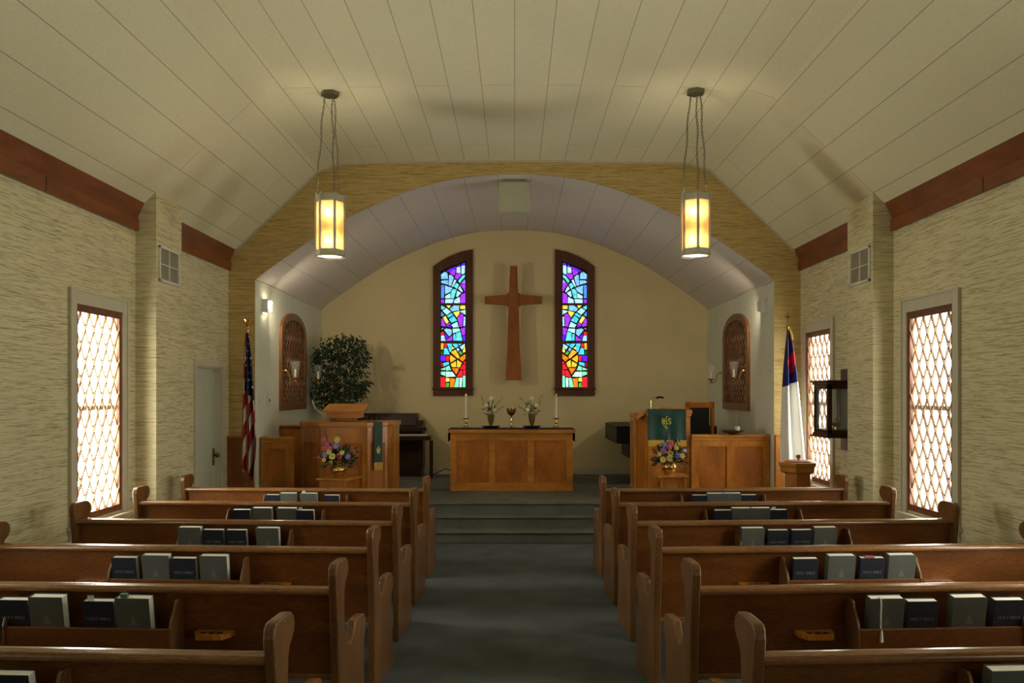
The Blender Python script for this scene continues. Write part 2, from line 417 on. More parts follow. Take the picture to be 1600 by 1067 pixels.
# side windows
M_LATT = wood('lattice_strip', (.26, .15, .055), (.14, .075, .028), (10, 10, 1), .5)
def side_window(idx, yc, s, pane_mat):
    X = s*W
    root = bpy.data.objects.new('window_%d' % idx, None); COL.objects.link(root); root['kind'] = 'structure'; root.location = (X, yc, WIN_Z0)
    def lx(d): return -s*d                               # d metres into the room
    c = MB(); o, i = .48, HW
    zt, zi, zb = 2.555-WIN_Z0, WIN_Z1-WIN_Z0, 0
    c.box(lx(0), lx(.022), -o, -i, -.02, zt); c.box(lx(0), lx(.022), i, o, -.02, zt); c.box(lx(0), lx(.022), -i, i, zi, zt)
    c.box(lx(.022), lx(.03), -o-.006, -o+.02, -.02, zt+.006); c.box(lx(.022), lx(.03), o-.02, o+.006, -.02, zt+.006); c.box(lx(.022), lx(.03), -o+.02, o-.02, zt-.014, zt+.006)
    struct('window_casing', c, M_CREAM, root, bevel=.003)
    struct('window_sill', MB().box(lx(0), lx(.075), -o-.03, o+.03, -.05, -.02).box(lx(0), lx(.02), -o, o, -.13, -.05), M_CREAM, root, bevel=.004)
    b = MB()
    b.box(lx(-.03), lx(.008), -i, -i+.04, 0, zi); b.box(lx(-.03), lx(.008), i-.04, i, 0, zi)
    b.box(lx(-.03), lx(.008), -i+.04, i-.04, 0, .055); b.box(lx(-.03), lx(.008), -i+.04, i-.04, zi-.06, zi)
    struct('window_frame', b, M_BROWN, root, bevel=.002)
    struct('sash_rail', MB().box(lx(-.075), lx(-.035), -i+.04, i-.04, .885, .925), M_CREAM, root)
    g = MB(); hw = i-.04; z0, z1 = .055, zi-.06; dw, dh = .138, .276; t = .0064 if s < 0 else .0068
    sl = dh/dw
    for sg in (1, -1):
        k = -12
        while k < 12+14:
            # line z = z0 + sg*sl*(y) + k*dh
            ys = []
            for y in (-hw, hw): ys.append((y, z0+sg*sl*y+k*dh))
            (ya, za), (yb, zb2) = ys
            def clip(za, zb2, ya, yb):
                pts = []
                if za > zb2: za, zb2, ya, yb = zb2, za, yb, ya
                if zb2 <= z0 or za >= z1: return None
                f = lambda z: ya+(yb-ya)*(z-za)/(zb2-za)
                if za < z0: ya2, za2 = f(z0), z0
                else: ya2, za2 = ya, za
                if zb2 > z1: yb2, zb3 = f(z1), z1
                else: yb2, zb3 = yb, zb2
                return ya2, za2, yb2, zb3
            r = clip(za, zb2, ya, yb)
            if r and abs(r[3]-r[1]) > .01:
                a, b2 = Vector((r[0], r[1])), Vector((r[2], r[3])); d = (b2-a).normalized(); nn = Vector((-d.y, d.x))*t
                po = [(a+nn), (b2+nn), (b2-nn), (a-nn)]
                dd = (-.012, .004) if sg > 0 else (-.028, -.012)
                g.prism([tuple(p) for p in po], lx(dd[0]), lx(dd[1]), 'x')
            k += 1
    struct('lattice', g, M_LATT, root)
    struct('window_pane', MB().box(lx(-.09), lx(-.082), -i, i, 0, zi), pane_mat, root)
    return root
PL = panemat('frosted_pane_left', (1, .95, .80), PANE_L); PR = panemat('frosted_pane_right', (1, .96, .84), PANE_R)
PBL = panemat('frosted_pane_rear_left', (1, .98, .82), PANE_BL); PBR = panemat('frosted_pane_rear_right', (1, .98, .82), PANE_BR); PNL = panemat('frosted_pane_near_left', (1, .97, .82), PANE_NEAR_L); PNR = panemat('frosted_pane_near_right', (1, .97, .82), PANE_NEAR_R)
k = 1
for yc in WINS_L: side_window(k, yc, -1, PL if yc > 5 else PNL if yc > 2 else PBL); k += 1
for yc in WINS_R: side_window(k, yc, 1, PR if yc > 5 else PNR if yc > 2 else PBR); k += 1

# door in the left wall
dr = bpy.data.objects.new('door_1', None); COL.objects.link(dr); dr['kind'] = 'structure'; dr.location = (-W, 9.455, 0)
c = MB(); c.box(0, .022, -.455, -.385, 0, 2.10); c.box(0, .022, .385, .455, 0, 2.10); c.box(0, .022, -.385, .385, 2.03, 2.10)
struct('door_casing', c, M_CREAM, dr, bevel=.003)
struct('door_jamb', MB().box(-.13, 0, -.385, -.365, 0, 2.03).box(-.13, 0, .365, .385, 0, 2.03).box(-.13, 0, -.365, .365, 2.01, 2.03), M_CREAM, dr)
lf = MB(); lf.box(-.11, -.07, -.365, .365, .01, 2.01)
lf.box(-.07, -.062, -.365, -.25, .01, 2.01); lf.box(-.07, -.062, .25, .365, .01, 2.01)
for a, b in ((.01, .20), (.80, .95), (1.88, 2.01)): lf.box(-.07, -.062, -.25, .25, a, b)
struct('door_leaf', lf, plain('door_paint', (.55, .58, .47), .45, var=.03), dr)
kn = MB().tube([(-.062, .30, 1.0), (-.02, .30, 1.0)], .012); kn.ball((-.012, .30, 1.0), .03, 10); kn.box(-.062, -.055, .27, .33, .88, 1.08)
struct('door_knob', kn, plain('old_brass', (.22, .15, .06), .35, .9), dr, smooth=True)

# ------------------------------------------------------------------ coloured windows, piece by piece
CC = dict(sky=(.22,.52,.95), psky=(.45,.75,1), mag=(.38,.04,.95), vio=(.12,.02,.85), cyan=(.08,.62,.85), teal=(.12,.70,.72), pcy=(.42,.82,.82), blue=(.08,.25,.75),
          per=(.30,.28,1), yel=(1,.82,.12), ory=(1,.45,.03), org=(.95,.22,.01), dor=(.80,.11,.01), red=(.85,.02,.03), dred=(.25,.01,.02), grn=(.10,.38,.05), dgr=(.03,.10,.03),
          mint=(.25,.82,.50), pmi=(.60,.98,.85), yor=(1,.60,.05))
G1 = '''vio 245,335 330,280 470,225 465,260 310,345;mag 315,362 380,310 455,285 425,435;psky 480,250 555,235 555,370 470,365;vio 500,215 540,185 560,222 500,235;vio 585,170 655,145 655,195 590,205
psky 585,215 655,205 655,365 610,400 580,375;mag 455,400 560,380 585,410 490,515 435,480;teal 580,455 655,405 655,465 610,510 570,480;teal 510,550 560,485 600,515 545,595;per 580,600 655,515 665,600
sky 205,350 265,375 280,500 135,505 130,405;sky 130,560 160,540 283,535 283,630 135,590;sky 310,415 355,420 405,475 350,655 300,640;psky 425,515 465,545 390,680 370,665;teal 470,595 525,630 480,725 410,670
mag 555,620 665,615 665,790 610,700;psky 545,660 610,780 590,800 510,725;psky 490,770 570,820 490,905 460,890;teal 395,730 470,745 410,935 350,930 355,800;sky 215,655 375,705 345,780 220,845
blue 130,645 195,650 190,925 130,930;pcy 225,885 335,820 335,930 225,935;mag 570,860 665,810 665,1040 555,1040;psky 425,970 540,905 545,1040 415,1040;psky 225,960 400,955 380,1040 220,1045;mag 130,965 190,965 190,1045 130,1045'''
G2 = '''cyan 140,105 235,155 165,205 140,190;yel 255,105 365,110 325,170;sky 385,150 440,110 560,105 560,215 400,245 350,190;yor 595,95 710,95 710,185 595,190;pcy 175,230 265,170 365,260 270,325
pcy 595,240 715,210 715,325 600,255;blue 140,250 215,335 140,370;yel 430,275 575,235 570,300 510,385;cyan 275,355 390,285 425,330 315,395;yel 180,400 240,360 320,500 265,540
mag 610,300 665,335 640,605 590,605 525,410;psky 680,375 715,385 710,595 670,590;cyan 330,430 430,355 515,465 385,520;mag 140,430 175,430 245,580 240,605 140,590;mag 265,570 340,520 360,555 280,600;vio 290,612 365,575 370,630
pcy 385,570 515,500 560,620 430,630;grn 150,640 205,655 150,690;sky 215,690 260,655 380,680 390,780 330,840;pcy 415,665 560,655 595,710 425,765;mag 610,660 710,630 705,805 640,810;red 130,760 170,725 210,760 200,805 135,805
vio 225,780 310,850 260,905 235,850;mag 270,925 400,830 400,945 265,945;psky 140,825 205,825 245,950 140,955;cyan 430,795 475,790 490,940 430,940;teal 495,765 600,740 640,945 500,940;vio 650,835 715,830 710,950 670,950'''
G3 = '''ory 118,80 168,85 160,205 115,205;red 182,85 225,85 235,155 180,155;cyan 240,90 335,90 325,240 295,260;cyan 350,90 445,90 465,145 405,175;cyan 465,90 540,90 485,130;pcy 500,150 600,90 595,140 545,210;yel 340,140 385,185 335,210
sky 430,195 465,170 495,215 455,250;yel 597,140 612,250 570,270 560,235;dgr 115,240 150,240 150,310 115,310;cyan 180,180 235,175 290,305 170,305;grn 475,265 510,235 555,290 515,320;ory 325,255 410,215 490,350 460,390 330,275
org 485,385 610,300 610,390 555,450;vio 110,330 205,330 205,440 110,440;red 222,335 285,335 270,440 222,440;ory 310,320 420,400 310,470 295,400;yor 315,505 415,445 420,560 340,560;yor 445,420 535,480 500,565 440,560
red 610,440 615,505 570,480;dred 110,465 150,470 150,560 110,560;cyan 165,480 270,460 275,510 165,550;red 565,500 615,525 610,610 510,605;mint 115,605 205,570 205,625 115,620;mint 220,565 280,535 320,625 220,635
org 340,590 485,585 425,710;mint 115,660 205,660 205,745 115,715;pmi 220,660 345,665 410,755 220,765;red 500,640 550,630 550,755 435,765;red 568,630 615,625 615,725 568,740;red 110,765 205,780 205,980 110,980
yel 220,785 285,795 285,855 215,860;org 305,795 405,805 365,980 300,980;grn 220,885 280,890 275,975 215,975;mint 430,785 485,790 470,975 380,975;pmi 500,785 548,785 535,975 490,975;mint 565,750 612,745 610,975 558,975'''
def stain_mat():
    m = bpy.data.materials.new('stained_glass'); m.use_nodes = True; nt = m.node_tree; nt.nodes.clear()
    at = N(nt, 'ShaderNodeVertexColor', layer_name='tint')
    f = noise(nt, coords(nt, 'World', (1, 1, 1)), 22, 3); c2 = ramp(nt, f, [(.3, (.6, .6, .6)), (.72, (1.25, 1.25, 1.25))])
    e = N(nt, 'ShaderNodeEmission'); nt.links.new(mixc(nt, 1, at.outputs[0], c2, 'MULTIPLY'), e.inputs[0]); e.inputs[1].default_value = GLASS_E
    o = N(nt, 'ShaderNodeOutputMaterial'); nt.links.new(e.outputs[0], o.inputs[0]); return m
def pieces(g, ox, oy, sc):
    for it in g.replace('\n', ';').split(';'):
        c, *pp = it.split(); pts = [tuple(map(float, p.split(','))) for p in pp]
        mx, my = sum(p[0] for p in pts)/len(pts), sum(p[1] for p in pts)/len(pts)
        pts = [(mx+(x-mx)*1.04, my+(y-my)*1.04) for x, y in pts]
        yield [(ox+x/sc, oy+y/sc) for x, y in pts], c
SM = stain_mat(); M_LEAD = plain('lead_came', (.015, .015, .017), .6)
def stained_window(idx, mirror):
    root = bpy.data.objects.new('window_%d' % idx, None); COL.objects.link(root); root['kind'] = 'structure'; root.location = (0, YB, 0)
    fx = (lambda x: 1606-x) if mirror else (lambda x: x)
    X = lambda x: bx(fx(x))
    mb = MB(); cols = []
    for gg, o3 in ((G1, (680, 400, 14.24)), (G2, (680, 470, 15.25)), (G3, (680, 530, 13.02))):
        for poly, c in pieces(gg, *o3):
            mb.add([(X(p[0]), .03, bz(p[1])) for p in poly], [tuple(range(len(poly)))]); cols.append(CC[c])
    g = mb.build('glass_pane', SM, root, recalc=False)
    ca = g.data.color_attributes.new('tint', 'FLOAT_COLOR', 'CORNER')
    for p, c in zip(g.data.polygons, cols):
        for li in p.loop_indices: ca.data[li].color = (*c, 1)
    top = [(686.5, 423), (697, 418.5), (711, 412.5), (730.5, 405.5)]
    struct('leading', MB().prism([(X(a), bz(b)) for a, b in top+[(730.5, 608), (686.5, 608)]], .034, .05, 'y'), M_LEAD, root)
    b = MB()
    def pr(pts, y0=-.045, y1=.03): b.prism([(X(a), bz(c)) for a, c in pts], y0, y1, 'y')
    pr([(677, 417), (688, 423.4), (688, 607), (677, 607)]); pr([(729, 407.2), (739, 390), (739, 607), (729, 607)])
    ot = [(677, 417), (688, 409), (702, 401), (720, 394), (739, 390)]; it = [(688, 423.4), (694, 420.4), (704, 416), (716, 411.4), (729, 407.2)]
    for i in range(4): pr([ot[i], ot[i+1], it[i+1], it[i]])
    pr([(688, 604.8), (729, 604.8), (729, 608), (688, 608)])
    for yy in (473.4, 532.5): pr([(688, yy), (729, yy), (729, yy+3.6), (688, yy+3.6)], 0, .035)
    struct('window_frame', b, M_MAROON, root, bevel=.004)
    struct('window_sill', MB().box(X(675.5), X(740.5), -.075, .0, bz(608.5), bz(605.5)).box(X(677), X(739), -.05, 0, bz(618), bz(608.5)), M_MAROON, root, bevel=.004)
k2 = k
stained_window(k2, False); stained_window(k2+1, True)

# ------------------------------------------------------------------ pews
PL_ = 2.34; ANG = math.radians(3.3); ROWS = [7.67-.975*i for i in range(6)]
ORD = ['front', 'second', 'third', 'fourth', 'fifth', 'sixth']
END = [(.05,0),(.052,.12),(.05,.45),(.032,.70),(.008,.86),(.0,.905),(.006,.935),(.026,.953),(.055,.957),(.165,.957),(.20,.952),(.228,.935),(.240,.905),(.234,.878),(.212,.857),(.180,.835),(.165,.80),(.160,.72),(.165,.64),
       (.178,.585),(.205,.540),(.245,.520),(.285,.522),(.315,.548),(.345,.582),(.385,.602),(.44,.605),(.50,.600),(.55,.585),(.575,.555),(.575,.520),(.555,.485),(.535,.45),(.53,.36),(.545,.22),(.565,.10),(.575,0)]
def make_pew(s):
    t = thing('pew', '', 'pew')
    END_ = [(y*.93 if z > .6 else y, z-.003 if z > .7 else z) for y, z in END]
    for a in (0, PL_-.04):
        MB().prism(END_, s*a, s*(a+.04), 'x').build('pew_end', M_PEWV, t, bevel=.008, seg=3)
    a, b = s*.04, s*(PL_-.04)
    MB().prism([(.095,.40),(.055,.81),(.075,.81),(.115,.40)], a, b, 'x').build('backrest', M_PEWH, t)
    MB().prism([(.088,.398),(.088,.425),(.12,.425),(.12,.398)], a, b, 'x').build('bottom_rail', M_PEWR, t, bevel=.004)
    MB().prism([(.020,.808),(.018,.824),(.028,.837),(.060,.841),(.092,.837),(.100,.824),(.096,.808)], a, b, 'x').build('top_rail', M_PEWR, t, bevel=.004)
    MB().prism([(.10,.425),(.54,.445),(.555,.435),(.55,.415),(.10,.395)], a, b, 'x').build('seat', M_PEWH, t, bevel=.004)
    # book rack on the rear of the backrest
    r0, r1 = .755, 1.525
    rk = MB().box(s*r0, s*r1, -.052, -.036, .552, .662).build('book_rack', M_PEWH, t, bevel=.004)
    MB().box(s*r0, s*r1, -.036, .078, .560, .574).build('rack_floor', M_PEWH, rk)
    for q in (r0-.014, r1):
        MB().prism([(-.056,.545),(-.056,.665),(-.044,.70),(-.012,.745),(-.002,.772),(.010,.780),(.058,.780),(.080,.545)], s*q, s*(q+.014), 'x').build('rack_bracket', M_PEWV, rk, bevel=.003)
    for q in (.50, 1.60):
        mb = MB(); x0, x1 = s*q, s*(q+.175)
        xa, xb = s*(q+.02), s*(q+.13)
        mb.prism([(s*q, .078), (s*(q+.175), .078), (s*(q+.175), .030), (s*(q+.145), -.022), (s*(q+.03), -.022), (s*q, .030)], .606, .628, 'z')
        for j in range(3):
            cx = s*(q+.0875+(j-1)*.038)
            mb.lathe([(.0001, .0), (.0150, .0)], (cx, .018, .6287), 14, 1)
        mb.build('cup_holder', [M_OAK, M_HOLE], t, recalc=False)
    return t
protoR, protoL = make_pew(1), make_pew(-1)
first = {1: protoR, -1: protoL}; used = {1: False, -1: False}
AX = .81
def place_pew(s, i):
    side = 'right' if s > 0 else 'left'
    extra = {0: ' nearest the chancel steps', 5: ' nearest the viewer'}.get(i, '')
    lab = '%s oak pew in the %s block with scrolled ends%s' % (ORD[i], side, extra)
    if 0 < i < 5: lab = '%s oak pew from the front in the %s block' % (ORD[i], side)
    loc = (s*AX, ROWS[i], 0)
    if not used[s]:
        used[s] = True; p = first[s]; p.location = loc; p.rotation_euler = (0, 0, s*ANG); p['label'] = lab; p['group'] = 'oak pews'
    else: dup(first[s], loc, s*ANG, lab, 'oak pews')
for s in (1, -1):
    for i in range(6): place_pew(s, i)

# ------------------------------------------------------------------ hymnals and Bibles in the racks
def make_book(kind):
    w_, h_, d_ = (.160, .228, .050) if kind == 'grey' else (.146, .212, .044)
    cm = M_GREY if kind == 'grey' else M_NAVY
    t = thing('hymnal' if kind == 'grey' else 'bible', '', 'book')
    c = MB(); c.box(0, w_, 0, .003, 0, h_); c.box(0, w_, d_-.003, d_, 0, h_); c.box(0, .004, .003, d_-.003, 0, h_)
    cv = c.build('cover', cm, t, bevel=.0012, seg=1)
    MB().box(.004, w_-.004, .003, d_-.003, .003, h_-.004).build('pages', M_PAGE, t)
    M = Matrix.Translation((w_/2, -.0004, h_*.52)) @ Matrix.Rotation(PI/2, 4, 'X')
    if kind == 'navy': text_part('cover_lettering', 'HOLY BIBLE', .021, M_SILVT, cv, Matrix.Translation((w_/2, -.0004, h_*.60)) @ Matrix.Rotation(PI/2, 4, 'X'))
    else:
        e = MB()
        e.add([(w_/2-.02, -.0006, .10), (w_/2+.02, -.0006, .10), (w_/2, -.0006, .145)], [(0, 1, 2)])
        for q in range(3): e.box(w_/2-.045+q*.012, w_/2+.045-q*.012, -.0008, 0, .088-q*.011, .091-q*.011)
        e.build('embossed_mark', plain('grey_emboss', (.145, .152, .135), .7), cv, recalc=False)
    return t
BP = {'grey': [make_book('grey'), False], 'navy': [make_book('navy'), False]}
# per row: (colour, left edge x in the photo, marker)
BOOKS = {(-1,0): [('navy',416,''),('grey',438,''),('grey',470,'bookmark'),('navy',507,'')],
 (-1,1): [('navy',365,''),('grey',396,''),('grey',434,''),('navy',464,'bookmark')],
 (-1,2): [('grey',281,''),('navy',319,''),('navy',355,''),('grey',402,'')],
 (-1,3): [('navy',178,''),('grey',225,''),('navy',270,''),('grey',315,'')],
 (-1,4): [('navy',2,'letter'),('grey',51,''),('navy',134,'bookmark'),('grey',185,'ribbon')],
 (-1,5): [('navy',-11,'')],
 (1,0): [('navy',1080,''),('grey',1104,''),('grey',1130,''),('navy',1157,'')],
 (1,1): [('navy',1115,''),('grey',1142,''),('grey',1172,''),('navy',1201,'bookmark')],
 (1,2): [('grey',1157,''),('navy',1198,''),('navy',1235,''),('grey',1270,'')],
 (1,3): [('navy',1237,''),('grey',1291,''),('navy',1341,'candy'),('grey',1385,'')],
 (1,4): [('grey',1355,'tassel'),('navy',1413,''),('grey',1484,''),('navy',1548,'')],
 (1,5): [('grey',1540,'')]}
POSN = {4: ['leftmost', 'second from left', 'third from left', 'rightmost'], 1: ['only visible']}
MSTICK = plain('card_white', (.72, .72, .68), .7)
for (s, i), row in BOOKS.items():
    Yr = ROWS[i]; side = 'right' if s > 0 else 'left'
    for j, (kind, x, mark) in enumerate(row):
        # intersect the sight line with the rotated rack plane, then keep it inside the rack
        ly = -.0215; tX = (x-VX)/F
        ca, sa = math.cos(ANG), math.sin(ANG)
        # world = (s*AX + s*(lx*ca - ly*sa), Yr + lx*sa + ly*ca)
        lx = (tX*(Yr+ly*ca)*s - AX + ly*sa) / (ca - tX*s*sa)
        wd = .160 if kind == 'grey' else .146
        if s < 0: lx -= wd*0
        px_, py_ = s*AX+s*(lx*ca-ly*sa), Yr+lx*sa+ly*ca
        hd = POSN[len(row)][j]
        cname = 'grey hymnal' if kind == 'grey' else 'navy Bible'
        lab = '%s %s in the rack of the %s pew, %s block' % (hd, cname, ORD[i], side)
        lab = {'tassel': 'grey hymnal with hanging tassel, leftmost in fifth pew rack, right block', 'ribbon': 'rightmost grey hymnal in the rack of the fifth pew, left block'}.get(mark, lab)
        proto = BP[kind]
        loc = (px_, py_, .5755)
        if not proto[1]:
            proto[1] = True; b = proto[0]; b.location = loc; b['label'] = lab
        else: b = dup(proto[0], loc, 0, lab)
        b.rotation_euler = (math.radians(9), 0, s*ANG)
        b['group'] = 'books in the pew racks'
        h_ = .228 if kind == 'grey' else .212
        if mark == 'bookmark': MB().box(.02, .05, .015, .016, h_-.03, h_+.022).build('bookmark', MSTICK, b)
        if mark == 'candy': MB().box(.03, .085, .008, .022, h_-.004, h_+.010).build('wrapped_slip', plain('red_slip', (.35, .12, .10), .5), b, bevel=.003)
        if mark == 'ribbon': MB().box(.02, .055, .010, .03, h_-.004, h_+.016).build('bookmark', plain('green_slip', (.08, .20, .09), .5), b, bevel=.004)
        if mark == 'tassel':
            MB().tube([(.045,.02,h_-.003),(.045,.0,h_),(.046,-.006,h_-.02),(.048,-.006,.16),(.052,-.006,.10),(.052,-.010,.085)], .0035, 6).lathe([(.002, .085), (.006, .075), (.012, .03)], (.052, -.018, 0), 8).build('tassel_ribbon', MSTICK, b)

# ------------------------------------------------------------------ pendant lanterns
def amber():
    m, nt, b = newmat('amber_glass'); nt.nodes.remove(b)
    f = noise(nt, coords(nt, 'Object', (1, 1, .5)), 9, 4)
    c = ramp(nt, f, [(.3, (.17, .070, .020)), (.7, (.27, .155, .060))])
    t = N(nt, 'ShaderNodeBsdfTranslucent'); nt.links.new(c, t.inputs[0])
    g = N(nt, 'ShaderNodeBsdfTransparent'); nt.links.new(c, g.inputs[0])
    mx = N(nt, 'ShaderNodeMixShader'); mx.inputs[0].default_value = .07
    nt.links.new(t.outputs[0], mx.inputs[1]); nt.links.new(g.outputs[0], mx.inputs[2])
    nt.links.new(mx.outputs[0], nt.nodes['Material Output'].inputs[0]); return m
M_AMBER = amber(); M_BULB = emit('bulb_glow', (1, .80, .52), BULB_E)
def hexa(r, ph): return [(r*math.cos(ph+PI/3*k), r*math.sin(ph+PI/3*k)) for k in range(6)]
def make_lantern():
    t = thing('pendant_lantern', '', 'hanging lamp'); z0, z1 = 3.0, 3.58; top = 4.535; R = .135; ph = math.radians(60)
    MB().lathe([(.085, top-.035), (.088, top-.01), (.088, top+.02)], (0,0,0), 6, 0, ph).build('canopy', M_CHAIN, t, bevel=.003)
    for k in (0, 1, 2):
        a = ph+PI/3*(2*k)+PI*.0
        p0 = Vector((.055*math.cos(a), .055*math.sin(a), top-.035)); p1 = Vector((.128*math.cos(a), .128*math.sin(a), z1-.01))
        mb = MB(); d = p1-p0; nl = 30
        for q in range(nl):
            c = p0+d*((q+.5)/nl)+Vector((.006*math.sin(q*.5+k), 0, 0)); sd = Vector((1, 0, 0)) if q % 2 else Vector((0, 1, 0))
            L = d.length/nl*.66; ww = .008; pts = []
            for u in range(7):
                th = 2*PI*u/6; pts.append(c+Vector((0, 0, 1))*math.cos(th)*L+sd*math.sin(th)*ww)
            mb.tube(pts, .0031, 4, caps=False)
        mb.build('chain', M_CHAIN, t)
    # panels, corner posts, top and bottom bands
    hx = hexa(R, ph); hi = hexa(R-.006, ph)
    g = MB()
    for k in range(6):
        a, b = hi[k], hi[(k+1) % 6]; g.add([(a[0], a[1], z0+.06), (b[0], b[1], z0+.06), (b[0], b[1], z1-.07), (a[0], a[1], z1-.07)], [(0, 1, 2, 3)])
    g.build('glass_panel', M_AMBER, t)
    mb = MB()
    for k in range(6):
        c = hx[k]; u = Vector((c[0], c[1])).normalized(); n_ = (-u.y, u.x)
        mb.obox(c, (u.x, u.y), n_, -.007, .006, -.011, .011, z0+.012, z1)
    for za, zb in ((z0+.005, z0+.062), (z1-.075, z1-.012)):
        for k in range(6):
            a, b = Vector(hx[k]), Vector(hx[(k+1) % 6]); u = (b-a).normalized(); n_ = (u.y, -u.x)
            mb.obox(a, u, n_, 0, (b-a).length, -.004, .003, za, zb)
    mb.build('frame', M_PEWTER, t)
    fl = MB(); hb = hexa(R+.016, ph)
    for k in range(6):
        a, b, c, d = hx[k], hx[(k+1) % 6], hb[(k+1) % 6], hb[k]
        fl.add([(a[0], a[1], z0+.012), (b[0], b[1], z0+.012), (c[0], c[1], z0-.006), (d[0], d[1], z0-.006)], [(0, 1, 2, 3)])
    fl.build('flared_rim', M_PEWTER, t, solid=.003)
    df = MB(); df.add([(x*.97, y*.97, z0+.010) for x, y in hx], [(0, 1, 2, 3, 4, 5)])
    df.build('diffuser', M_OPAL, t)
    MB().tube([(0, 0, z0+.18), (0, 0, z0+.44)], .012).build('socket_stem', M_PEWTER, t)
    for zz in (z0+.13, z0+.40):
        MB().ball((.0, -.035, zz), .034, 12, sq=(1, 1, 1.25)).build('bulb', M_BULB, t, smooth=True)
    return t
def opal():
    m, nt, b = newmat('opal_glass'); nt.nodes.remove(b); t = N(nt, 'ShaderNodeBsdfTranslucent'); t.inputs[0].default_value = (.95, .93, .85, 1)
    nt.links.new(t.outputs[0], nt.nodes['Material Output'].inputs[0]); return m
M_OPAL = opal()
lan = make_lantern(); lan.location = (-1.722, 7.75, 0)
lan['label'] = 'left hanging hexagonal lantern with glowing amber glass'; lan['group'] = 'hanging lanterns'
l2 = dup(lan, (1.680, 7.70, .0), math.radians(-33), 'right hanging hexagonal lantern with glowing amber glass')

# ------------------------------------------------------------------ vents, cross, speaker, lattices, sconces
for s in (-1, 1):
    t = thing('vent_grille', 'white framed four-pane vent on the %s wall pilaster' % ('left' if s < 0 else 'right'), 'vent', (s*(PX-.001), 7.89, 2.93), 0, 'pilaster vents')
    X = lambda d: -s*d; hw, hh = .225, .165
    f = MB(); f.box(X(0), X(.018), -hw, -hw+.022, -hh, hh); f.box(X(0), X(.018), hw-.022, hw, -hh, hh); f.box(X(0), X(.018), -hw, hw, hh-.02, hh); f.box(X(0), X(.018), -hw, hw, -hh, -hh+.025)
    f.box(X(0), X(.012), -.008, .008, -hh, hh); f.box(X(0), X(.010), -hw, hw, -.005, .005)
    f.build('frame', M_WHITE, t, bevel=.002)
    g = MB().box(X(0), X(.003), -hw+.02, hw-.02, -hh+.02, hh-.02)
    for q in range(26): yy = -hw+.03+q*.016; g.box(X(.003), X(.006), yy, yy+.004, -hh+.02, hh-.02)
    g.build('grille', M_GRILLE, t)

def cp(x, y, Y=YB): return ((x-VX)*Y/F, H-(y-VY)*Y/F)
cr = MB(); YC = 13.40
cx0 = 802.5
up = [cp(797, 416, YC), cp(808, 416, YC), cp(815, 594, YC), cp(790, 594, YC)]
cr.prism(up, YC-.06, YC, 'y')
t = thing('wall_cross', 'large wooden cross with tapered post on the wall between coloured windows', 'cross')
cr.build('upright', M_CROSS, t, bevel=.006)
MB().prism([cp(757.5, 463.5, YC), cp(802, 459.5, YC), cp(847, 463.5, YC), cp(847, 475, YC), cp(802, 477.5, YC), cp(757.5, 475, YC)], YC-.045, YC+.005, 'y').build('crossbeam', M_CROSS, t, bevel=.006)
ccx, ccz = cp(802.3, 469, YC); rg = MB(); rr = 13.0*YC/F
for q in range(4):
    a0 = PI/4+q*PI/2; pts = [(ccx+rr*math.cos(a0-.62+u*.155), YC-.02, ccz+rr*math.sin(a0-.62+u*.155)) for u in range(9)]
    rg.tube(pts, .011, 6)
rg.build('ring', M_CROSS, t)
MB().box(-.03, .03, YC, YB, ccz-.03, ccz+.03).build('wall_mount', M_CROSS, t)

t = thing('speaker', 'white box loudspeaker hung at the top of the chancel arch', 'speaker', P(804, 307, 10.30))
b = MB().box(-.198, .198, 0, .24, -.19, .185).build('cabinet', M_TAN, t, bevel=.006)
MB().box(-.185, .185, -.007, 0, -.178, .173).build('grille_cloth', M_TAN, b, bevel=.003)
MB().add([(-.19, .01, .185), (.19, .01, .185), (.19, .23, .185), (-.19, .23, .185), (-.12, .06, .225), (.12, .06, .225), (.12, .18, .225), (-.12, .18, .225)],
         [(0,3,2,1),(4,5,6,7),(0,1,5,4),(1,2,6,5),(2,3,7,6),(3,0,4,7)]).build('mounting_bracket', M_TAN, t)
def arch_lattice(s, lab):
    t = thing('arched_lattice_panel', lab, 'lattice panel', (s*CW, 11.78, 1.49), 0, 'arched lattice panels'); X = lambda d: -s*d
    hw, hs, ht = .66, 1.06, 1.36
    def outl(k):   # inset k
        pts = [(-hw+k, k), (hw-k, k), (hw-k, hs)]
        for u in range(1, 12):
            a = PI*u/12; pts.append(((hw-k)*math.cos(a), hs+(ht-hs-k)*math.sin(a)))
        return pts+[(-hw+k, hs)]
    o, i = outl(0), outl(.095); n_ = len(o); f = MB()
    for q in range(n_):
        f.prism([o[q], o[(q+1) % n_], i[(q+1) % n_], i[q]], X(.0), X(.045), 'x')
    f.build('frame', M_BROWNL, t)
    MB().prism(outl(.05), X(-.0), X(.006), 'x').build('backing', M_LATB, t)
    g = MB(); ww = hw-.09
    def topz(y): return hs+(ht-hs-.09)*math.sqrt(max(0, 1-(y/ww)**2))
    nx = 8
    for q in range(nx):                                  # wavy interlaced slats
        yc = -ww+(q+.5)*2*ww/nx
        for sg in (1, -1):
            pts = []; z = .09
            while z < topz(yc)-.005:
                pts.append((X(.020+.004*sg), yc+sg*.055*math.sin(z*2*PI/.155*.5), z)); z += .0194
            pts.append((X(.020), yc+sg*.055*math.sin(z*2*PI/.155*.5), topz(yc)))
            if len(pts) > 3: g.tube(pts, .0125, 5)
    g.build('lattice', M_BROWNL, t)
M_BROWNL = wood('lattice_wood', (.30, .125, .045), (.17, .065, .022), (10, 10, 1), .4)
M_LATB = plain('lattice_backing', (.85, .83, .74), .8)
arch_lattice(-1, 'arched wooden lattice panel on the left chancel wall by the ficus')
arch_lattice(1, 'arched wooden lattice panel on the right chancel wall')

